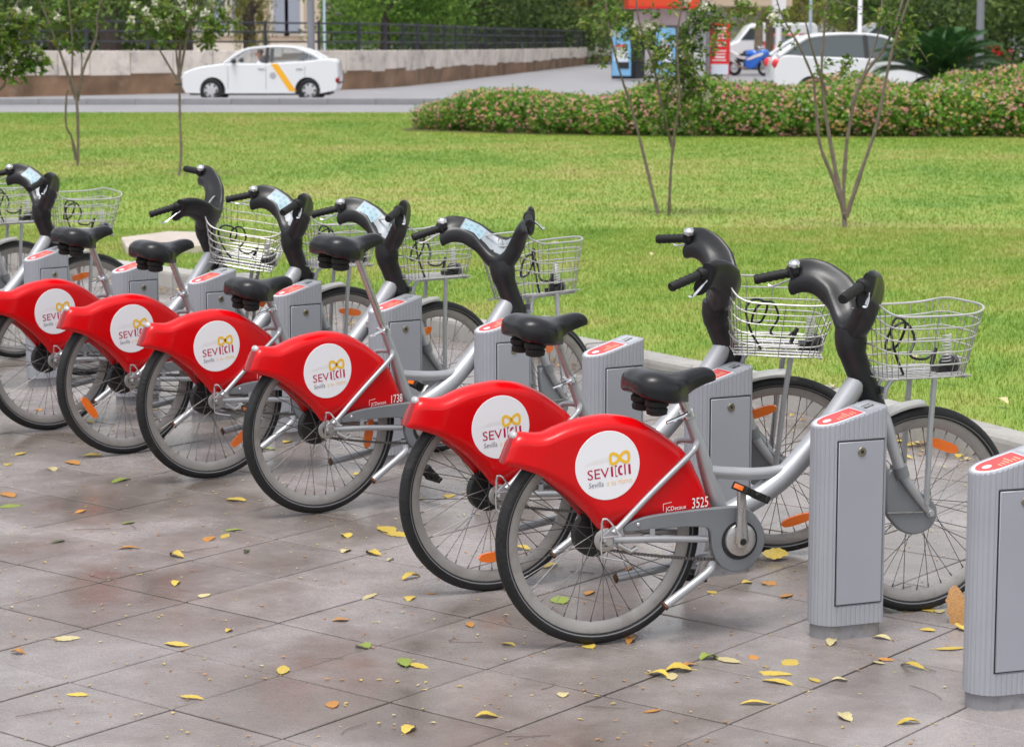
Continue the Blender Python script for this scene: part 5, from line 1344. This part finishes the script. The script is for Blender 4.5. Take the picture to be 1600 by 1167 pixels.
# ------------------------------------------------------------------ cars
def car(name, label, cat, loc, rz, paint, prof, roof, belt, wheels, W, glass, open_front=False, taxi=False, arch=.34, wr=.30, tail='tail_red', light=True):
    """prof: lower body outline (x,z) from nose to tail along the top; roof: outline of the cabin; belt: window line heights."""
    root = empty(name, loc, rz); tag(root, label, cat)
    hw = W / 2; x1 = prof[-1][0]
    top = cr(prof, 4)
    bot = .22
    # lower body: side outline with wheel arches, lofted over the width with rounded shoulders
    out_ = [(x, z) for x, z in top]
    low = [(x1 - .05, bot + .08)]
    for wx in reversed(wheels):
        low += [(wx + arch * math.cos(a), wr + arch * math.sin(a)) for a in np.linspace(-.22, math.pi + .22, 13)]
    low += [(.08, bot + .02)]
    full = out_ + low
    rings = []
    for y, k in ((-hw + .02, .93), (-hw, 1), (-hw, 1)):
        pass
    ys = [(-hw, .03), (-hw + .035, .008), (-hw + .1, 0), (0, -.012), (hw - .1, 0), (hw - .035, .008), (hw, .03)]
    cx = x1 / 2
    for y, dn in ys:
        e = abs(y) / hw
        rings.append([(cx + (x - cx) * (1 - .035 * e ** 4), y, z - (dn if i < len(out_) else 0) * (1 if z > .5 else 0)) for i, (x, z) in enumerate(full)])
    MB().loft(rings).build('body', M[paint], root, angle=42)
    MB().box((cx, 0, bot + .06), (x1 - .5, W - .1, .2)).build('underbody', M['car_dark'], root, smooth=False)
    MB().box((cx, 0, bot + .0), (x1 * .56, W - .02, .07)).build('sill', M['car_dark'], root, smooth=False)
    # cabin
    rt = cr(roof, 4); ins = .14
    def yat(z): return hw - .04 - (z - belt) / max(.01, roof[2][1] - belt) * ins
    zt = max(z for _, z in rt)
    roofline = [(x, z) for x, z in rt if z > zt - .10]
    rr_ = [[(x, y * yat(z) , z - .03 * y * y) for y in np.linspace(-1, 1, 9)] for x, z in roofline]
    mb = MB(); mb.loft(rr_, cap=False, closed=False); r2 = [[(x, y, z - .035) for x, y, z in r_] for r_ in rr_]; mb.loft(r2, cap=False, closed=False)
    mb.build('roof', M[paint], root, angle=60)
    xa, za = rt[0]; xb, zb = rt[-1]
    xr0, zr0 = roofline[0]; xr1, zr1 = roofline[-1]
    for s in (-1, 1):
        mb = MB()
        for (pa, pb, r_) in (((xa, za), (xr0, zr0), .035), ((xb, zb), (xr1, zr1), .05)):
            mb.tube([(pa[0], s * yat(pa[1]), pa[1]), ((pa[0] + pb[0]) / 2, s * yat((pa[1] + pb[1]) / 2) + 0, (pa[1] + pb[1]) / 2 + .015), (pb[0], s * yat(pb[1]), pb[1] - .02)], r_, 8)
        mb.tube([(x, s * (yat(z)), z - .03) for x, z in roofline], .032, 8)
        mb.build('pillars', M[paint], root)
        bx = roof_b
        mb = MB(); mb.tube([(bx, s * yat(belt), belt - .02), (bx + .04, s * yat(zt - .05), zt - .05)], .055, 6, flat=.4, up=(0, 1, 0)); mb.build('door_pillar', M['car_dark'], root)
        def pane(x0, x1_, nm, mt):
            a = []; b2 = []
            for x in np.linspace(x0, x1_, 10):
                z = min(np.interp(x, [q[0] for q in rt], [q[1] for q in rt]) - .05, zt - .06)
                z = max(z, belt + .01); a.append((x, s * (yat(belt) - .01), belt)); b2.append((x, s * (yat(z) - .01), z))
            MB().loft([a, b2], cap=False, closed=False).build(nm, M[mt], root)
        if not (open_front and s > 0): pane(xa + .12, bx, 'side_window', glass)
        pane(bx + .02, xb - .12, 'side_window', glass)
    for (pa, pb, nm) in (((xa, za), (xr0, zr0), 'windscreen'), ((xb, zb), (xr1, zr1), 'rear_window')):
        MB().loft([[(pa[0], y * yat(pa[1]), pa[1]) for y in (-1, -.5, 0, .5, 1)], [(pb[0], y * yat(pb[1]), pb[1] - .01) for y in (-1, -.5, 0, .5, 1)]], cap=False, closed=False).build(nm, M[glass], root)
    mb = MB()
    for sx in (-1, 1):
        for xs, in ((roof_b - .25,), (roof_b + .75,)): mb.box((xs + .1, sx * hw * .5, .88), (.14, .46, .62), Matrix.Rotation(R(12), 3, 'Y')); mb.box((xs - .2, sx * hw * .5, .6), (.5, .48, .14))
    mb.build('seats', M['seat_cloth'], root, bevel=.04)
    for wx in wheels:
        for s in (-1, 1):
            t = MB().lathe([(wr * .62, -.09), (wr * .9, -.1), (wr, -.07), (wr, .07), (wr * .9, .1), (wr * .62, .09)], (wx, s * (hw - .10), wr), 'Y', 28, closed=True).build('wheel', M['tyre_black'], root)
            mb = MB(); mb.lathe([(.03, s * .085), (wr * .3, s * .095), (wr * .62, s * .075), (wr * .66, s * .06)], (wx, s * (hw - .10), wr), 'Y', 24)
            mb.build('hubcap', M['wheel_alu'], t)
            mb = MB()
            for k in range(7):
                a = k * 2 * math.pi / 7; mb.box((wx + wr * .48 * math.cos(a), s * (hw - .10 + .0885), wr + wr * .48 * math.sin(a)), (.05, .012, .05))
            tag(mb.build('hubcap_slot', M['car_dark'], t), kind='stuff')
            aw = MB().lathe([(arch - .03, -.2), (arch + .002, -.2), (arch + .002, .0), (arch - .03, .0)], (wx, s * (hw - .02) if s < 0 else hw - .02, wr), 'Y', 28, closed=True)
            MB().lathe([(.05, -.005), (arch - .005, -.005), (arch - .005, .005), (.05, .005)], (wx, s * (hw - .24), wr), 'Y', 24, closed=True).build('wheel_well', M['car_dark'], root)
    for s in (-1, 1):
        MB().sphere((x1 - .06, s * (hw - .08), prof[-2][1] - .06), .12, sc=(.6, .8, 1.1)).build('tail_light', M[tail], root)
        if light: MB().sphere((.12, s * (hw - .16), .62), .13, sc=(1.0, 1.0, .6)).build('headlight', M['clear_lens'], root)
        mb = MB(); mb.sphere((xa + .26, s * (hw + .05), belt + .06), .085, sc=(.8, 1.1, .75)); mb.build('wing_mirror', M['car_dark'], root)
        for hx in (roof_b - .12, roof_b + .86): MB().box((hx, s * (hw + .005), belt - .13), (.17, .03, .035)).build('door_handle', M['badge_grey'] if taxi else M[paint], root, bevel=.008)
        mb = MB()
        for gx in (xa + .1, roof_b, roof_b + 1.0): mb.box((gx, s * (hw + .0005), .62), (.008, .006, .58))
        mb.build('door_gap', M['car_dark'], root, smooth=False)
    mb = MB(); mb.box((x1 + .0, 0, .50), (.06, W - .2, .045)); mb.box((.0, 0, .47), (.06, W - .2, .05)); mb.build('bumper_strip', M['car_dark'], root, bevel=.01)
    return root

roof_b = 2.22
tp = [(.0, .40), (.0, .60), (.04, .74), (.20, .82), (.46, .90), (.85, .955), (1.14, .985), (2.3, 1.0), (3.4, 1.06), (3.63, 1.10), (4.0, 1.10), (4.10, .98), (4.14, .62), (4.10, .34)]
tr_ = [(1.14, .98), (1.45, 1.22), (1.75, 1.385), (2.34, 1.44), (2.8, 1.43), (3.07, 1.385), (3.4, 1.22), (3.66, 1.09)]
tl_ = at(281, 150, depth=59.6); trr = at(540, 150, depth=59.6)
taxi = car('taxi', 'white saloon taxi with yellow diagonal stripe on its rear door', 'taxi', (tl_.x, 60.45, -.10), 0, 'car_white', tp, tr_, .985, [.80, 3.33], 1.66, 'glass_clear', open_front=False, taxi=True)
# our side of the taxi is y = -hw; its front window there is open
for o in list(taxi.children):
    if o.name.startswith('side_window'):
        ys_ = [v.co for v in o.data.vertices]
        if max(c.y for c in ys_) < 0 and max(c.x for c in ys_) < 2.3: bpy.data.objects.remove(o)
hw = .83
mb = MB(); mb.add([(2.34, -hw - .004, .985), (2.52, -hw - .004, .985), (3.00, -hw - .004, .28), (2.82, -hw - .004, .28)], [(0, 1, 2, 3)]); mb.build('yellow_stripe', M['taxi_yellow'], taxi, smooth=False)
MB().lathe([(.085, -.003), (.085, .003)], (2.40, -hw - .003, .68), 'Y', 20).build('door_emblem', M['badge_grey'], taxi, smooth=False)
mb = MB(); mb.box((.02, -hw + .1, .45), (.3, .18, .045)); mb.build('bumper_corner', M['car_dark'], taxi)
# driver: one continuous body
def person_bust(loc, label):
    root = empty('person', loc); tag(root, label, 'person')
    me = bpy.data.meshes.new('body')
    vv = [(0, 0, 0), (0, 0, .25), (0, 0, .45), (0, 0, .53), (0, 0, .575), (-.01, 0, .655), (-.012, 0, .715), (0, .19, .42), (-.10, .24, .18), (-.33, .18, .17), (0, -.19, .42), (-.10, -.24, .18), (-.33, -.18, .17), (-.40, .10, -.02), (-.40, -.10, -.02), (-.06, .1, -.03), (-.06, -.1, -.03)]
    ee = [(0, 1), (1, 2), (2, 3), (3, 4), (4, 5), (5, 6), (2, 7), (7, 8), (8, 9), (2, 10), (10, 11), (11, 12), (0, 15), (15, 13), (0, 16), (16, 14)]
    rad = [.15, .15, .13, .06, .062, .092, .07, .065, .048, .032, .065, .048, .032, .065, .065, .09, .09]
    me.from_pydata(vv, ee, []); o = link('body', me, root)
    sk = o.modifiers.new('skin', 'SKIN'); 
    for i, v in enumerate(me.skin_vertices[0].data): v.radius = (rad[i], rad[i] * (.95 if i > 3 else 1.15))
    me.skin_vertices[0].data[0].use_root = True
    sb = o.modifiers.new('sub', 'SUBSURF'); sb.levels = 2; sb.render_levels = 2
    m = bpy.data.materials.new('driver'); m.use_nodes = True; t = m.node_tree; b_ = t.nodes['Principled BSDF']; b_.inputs['Roughness'].default_value = .7
    tc = t.nodes.new('ShaderNodeTexCoord'); sp = t.nodes.new('ShaderNodeSeparateXYZ'); t.links.new(tc.outputs['Object'], sp.inputs[0])
    gt = t.nodes.new('ShaderNodeMath'); gt.operation = 'GREATER_THAN'; gt.inputs[1].default_value = .515; t.links.new(sp.outputs['Z'], gt.inputs[0])
    mx = t.nodes.new('ShaderNodeMix'); mx.data_type = 'RGBA'; mx.inputs[6].default_value = (.60, .60, .66, 1); mx.inputs[7].default_value = (.52, .25, .18, 1)
    t.links.new(gt.outputs[0], mx.inputs['Factor']); t.links.new(mx.outputs[2], b_.inputs['Base Color'])
    me.materials.append(m)
    hd = MB(); hd.sphere((.012, 0, .715), .088, sc=(1, .9, .75)); hd.build('hair', M['hair_grey'], root)
    f = MB(); f.sphere((-.105, 0, .645), .018, sc=(1.2, .7, 1.3)); 
    for s in (-1, 1): f.sphere((0.0, s * .088, .645), .022, sc=(.7, .5, 1.3))
    f.build('nose_and_ears', M['skin'], root)
    f = MB()
    for s in (-1, 1): f.sphere((-.088, s * .034, .668), .011)
    f.box((-.094, 0, .602), (.012, .05, .008)); f.build('eyes_and_mouth', M['car_dark'], root)
    return root
person_bust((tl_.x + 2.03, 60.45 - .40, .47), 'grey haired driver in a pale shirt sitting at the open window of the taxi')

roof_b = 2.12
hp = [(.0, .40), (.0, .62), (.06, .76), (.5, .90), (1.02, 1.0), (2.1, 1.02), (3.4, 1.06), (3.95, 1.08), (4.12, .92), (4.18, .6), (4.13, .34)]
hr = [(.95, 1.0), (1.35, 1.30), (1.75, 1.50), (2.35, 1.56), (3.0, 1.54), (3.5, 1.46), (3.80, 1.30), (4.02, 1.06)]
hl_ = at(1205, 100, depth=50)
hatch = car('parked_car', 'white hatchback with dark windows parked behind the flower bed', 'car', (hl_.x + 4.18, 50.8, .14), math.pi, 'car_white', hp, hr, 1.03, [.82, 3.36], 1.74, 'glass_dark')
for o in list(hatch.children):
    if o.name.startswith('tail_light'): bpy.data.objects.remove(o)
for s_ in (-1, 1): MB().sphere((4.03, s_ * .80, .90), .15, sc=(.95, .45, .8)).build('tail_light', M['tail_bright'], hatch)
roof_b = 2.12
def simple_car(px, depth, label, paint, rz=0, s=1.0, z=-.1):
    p = at(px, 60, depth=depth); o = car('parked_car', label, 'car', (p.x, depth, z), rz, paint, hp, hr, 1.03, [.82, 3.36], 1.74, 'glass_dark'); o.scale = (s, s, s); return o
simple_car(1300, 96, 'far silver car whose roof shows behind the hatchback', 'car_silver', R(10), 1.12, .3)
simple_car(1205, 118, 'red car partly hidden behind the white hatchback tail', 'car_red', R(60), 1.0)
simple_car(1580, 104, 'red car nose at the right edge behind the lamp post', 'car_red', R(150), 1.0, .05)
def van(px, depth, label):
    p = at(px, 60, depth=depth); root = empty('parked_van', (p.x, depth, -.1), R(4)); tag(root, label, 'van')
    prof = [(0, .4), (0, .95), (.5, 1.15), (1.1, 1.95), (1.5, 2.1), (4.6, 2.1), (4.8, 1.9), (4.85, .4)]
    MB().prism(prof, -.9, .9).build('body', M['car_white'], root, bevel=.08)
    MB().prism([(.62, 1.2), (1.12, 1.82), (1.8, 1.82), (1.8, 1.2)], -.915, .915).build('cab_window', M['glass_dark'], root)
    MB().prism([(2.0, 1.3), (2.0, 1.85), (3.0, 1.85), (3.0, 1.3)], -.915, .915).build('side_window', M['glass_dark'], root)
    for x in (1.0, 3.9):
        for s in (-1, 1): MB().lathe([(.18, -.1), (.33, -.1), (.33, .1), (.18, .1)], (x, s * .85, .33), 'Y', 20, closed=True).build('wheel', M['tyre_black'], root)
    return root
van(1135, 125, 'white van parked behind the red sign and motorcycle')
van(1190, 150, 'farther white van beside the tan trunks')

# ------------------------------------------------------------------ kiosk, vending machines, sign, motorcycle
def vending(px0, px1, depth, label, rz, w=.95, dp=.85, h=1.92):
    a, b_ = at(px0, 60, depth=depth).x, at(px1, 60, depth=depth).x
    root = empty('vending_machine', ((a + b_) / 2, depth, -.1), rz); tag(root, label, 'vending machine', 'vending machines by the kiosk')
    MB().box((0, dp / 2, h / 2 + .03), (w, dp, h - .06)).build('cabinet', M['vend_black'], root, bevel=.03)
    p = MB().box((-.06, -.012, h / 2 + .06), (w - .2, .03, h - .22)).build('front_panel', M['vend_blue'], root, bevel=.01)
    mb = MB(); mb.prism([(-.36, .72), (.20, .60), (.20, 1.0), (.0, 1.25), (-.36, 1.05)], -.035, -.028); mb.build('panel_picture', M['vend_pale'], p, smooth=False)
    mb = MB(); mb.box((-.1, -.034, 1.22), (.42, .008, .10), Matrix.Rotation(R(-8), 3, 'Y')); mb.build('panel_stripe', M['sign_red'], p, smooth=False)
    MB().box((.02, -.03, .55), (.45, .03, .24)).build('dispensing_slot', M['car_dark'], root, bevel=.01)
    MB().box((w / 2 - .07, -.02, 1.2), (.08, .03, .35)).build('coin_panel', M['car_dark'], root, bevel=.005)
    return root
vending(956, 992, 83, 'left blue and black vending machine beside the kiosk', R(-28))
vending(1024, 1062, 82, 'right blue and black vending machine partly behind the leafy sapling', R(-28))
kx = at(1035, 60, depth=88).x
ki = empty('kiosk', (kx, 89, -.1)); tag(ki, 'small kiosk with orange red fascia behind the vending machines', 'kiosk')
MB().box((0, .9, 1.25), (1.9, 1.6, 2.5)).build('cabin', M['kiosk_white'], ki, smooth=False)
MB().box((0, -.3, 2.86), (2.7, 3.6, .42)).build('fascia', M['kiosk_orange'], ki, bevel=.02)
MB().box((0, -.3, 2.62), (2.74, 3.64, .06)).build('roof_edge', M['sign_red'], ki, smooth=False)
MB().box((.1, .08, 1.5), (1.3, .05, .9)).build('counter_window', M['glass_dark'], ki, smooth=False)
sx = at(1125, 60, depth=90.5).x
sg = empty('advertising_sign', (sx, 90.5, -.1), R(-14)); tag(sg, 'tall red sign panel with rows of white lines right of the kiosk', 'sign')
b1_ = MB().box((0, 0, 1.05), (.76, .30, 2.0)).build('panel', M['sign_red'], sg, bevel=.01)
mb = MB()
for k, z in enumerate((1.86, 1.74, 1.60, 1.48, 1.30, 1.18, .98, .86, .74, .62)):
    mb.box((.02 * (k % 3), -.155, z), (.56 - .09 * (k % 3), .008, .036 if k % 4 else .06))
mb.build('text_lines', M['white_print'], b1_, smooth=False)
MB().box((.02, -.154, .27), (.68, .008, .40)).build('lower_panel', M['vend_pale'], b1_, smooth=False)
px_ = at(1108, 60, depth=90).x
pole('canopy_post', 'grey post beside the red sign panel', 1106, 90.2, .09, 2.9, 'pole_grey')
cxn = at(1165, 60, depth=93)
cn = empty('canopy', (cxn.x, 93, -.1)); tag(cn, 'flat beige canopy above the motorcycle', 'canopy')
MB().box((0, 0, 2.95), (3.4, 2.5, .5)).build('awning', M['canopy'], cn, bevel=.02)
for q in (-1.5, 1.5): MB().tube([(q, .9, 0), (q, .9, 2.8)], .05, 8).build('leg', M['pole_white'], cn)
# motorcycle (sport bike, nose to the right)
mx_ = at(1171, 100, depth=91)
mo = empty('motorcycle', (mx_.x, 91, -.1), R(-38)); tag(mo, 'blue and white sports motorcycle parked under the canopy', 'motorcycle')
for x in (-.68, .70):
    t = MB().lathe([(.19, -.05), (.27, -.06), (.31, -.03), (.31, .03), (.27, .06), (.19, .05)], (x, 0, .31), 'Y', 26, closed=True).build('wheel', M['tyre_black'], mo)
    mb = MB(); mb.lathe([(.18, -.03), (.2, -.03), (.2, .03), (.18, .03)], (x, 0, .31), 'Y', 26, closed=True)
    for k in range(5): mb.tube([(x, 0, .31), (x + .19 * math.cos(k * 1.256), 0, .31 + .19 * math.sin(k * 1.256))], .014, 5)
    mb.build('rim', M['wheel_alu'], t)
MB().prism(cr([(.30, .30), (.55, .55), (.80, .78), (.78, .98), (.60, 1.02), (.30, .80), (-.05, .70), (-.12, .42), (.05, .28)], 3, closed=True), -.20, .20).build('fairing', M['moto_blue'], mo, bevel=.06)
MB().prism(cr([(.42, .72), (.72, .82), (.70, .92), (.30, .80), (.0, .66), (.1, .62)], 3, closed=True), -.212, .212).build('fairing_stripe', M['car_white'], mo)
MB().prism([(.58, 1.0), (.72, .98), (.52, 1.18), (.42, 1.16)], -.13, .13).build('windshield', M['glass_clear'], mo)
MB().sphere((.12, 0, .86), .22, sc=(1.4, .75, .75)).build('tank', M['moto_blue'], mo)
MB().prism(cr([(-.12, .74), (-.5, .84), (-.88, 1.0), (-.92, .94), (-.6, .74), (-.2, .64)], 3, closed=True), -.11, .11).build('tail', M['car_white'], mo, bevel=.03)
MB().sphere((-.28, 0, .82), .16, sc=(1.5, .85, .35)).build('seat', M['saddle_black'], mo)
MB().box((.05, 0, .42), (.5, .34, .34)).build('engine', M['car_dark'], mo, bevel=.04)
mb = MB()
for s in (-1, 1): mb.tube([(.70, s * .09, .31), (.48, s * .09, .95)], .03, 8)
mb.tube([(.46, -.33, .98), (.46, .33, .98)], .018, 8); mb.build('fork', M['steel'], mo)
mb = MB(); mb.tube([(.1, -.14, .3), (-.4, -.16, .36), (-.72, -.18, .6)], [.03, .05, .055], 8); mb.build('exhaust', M['steel'], mo)
MB().prism([(.55, .6), (.70, .66), (.92, .56), (.98, .44), (.9, .5), (.7, .58)], -.07, .07).build('front_mudguard', M['moto_blue'], mo, bevel=.01)
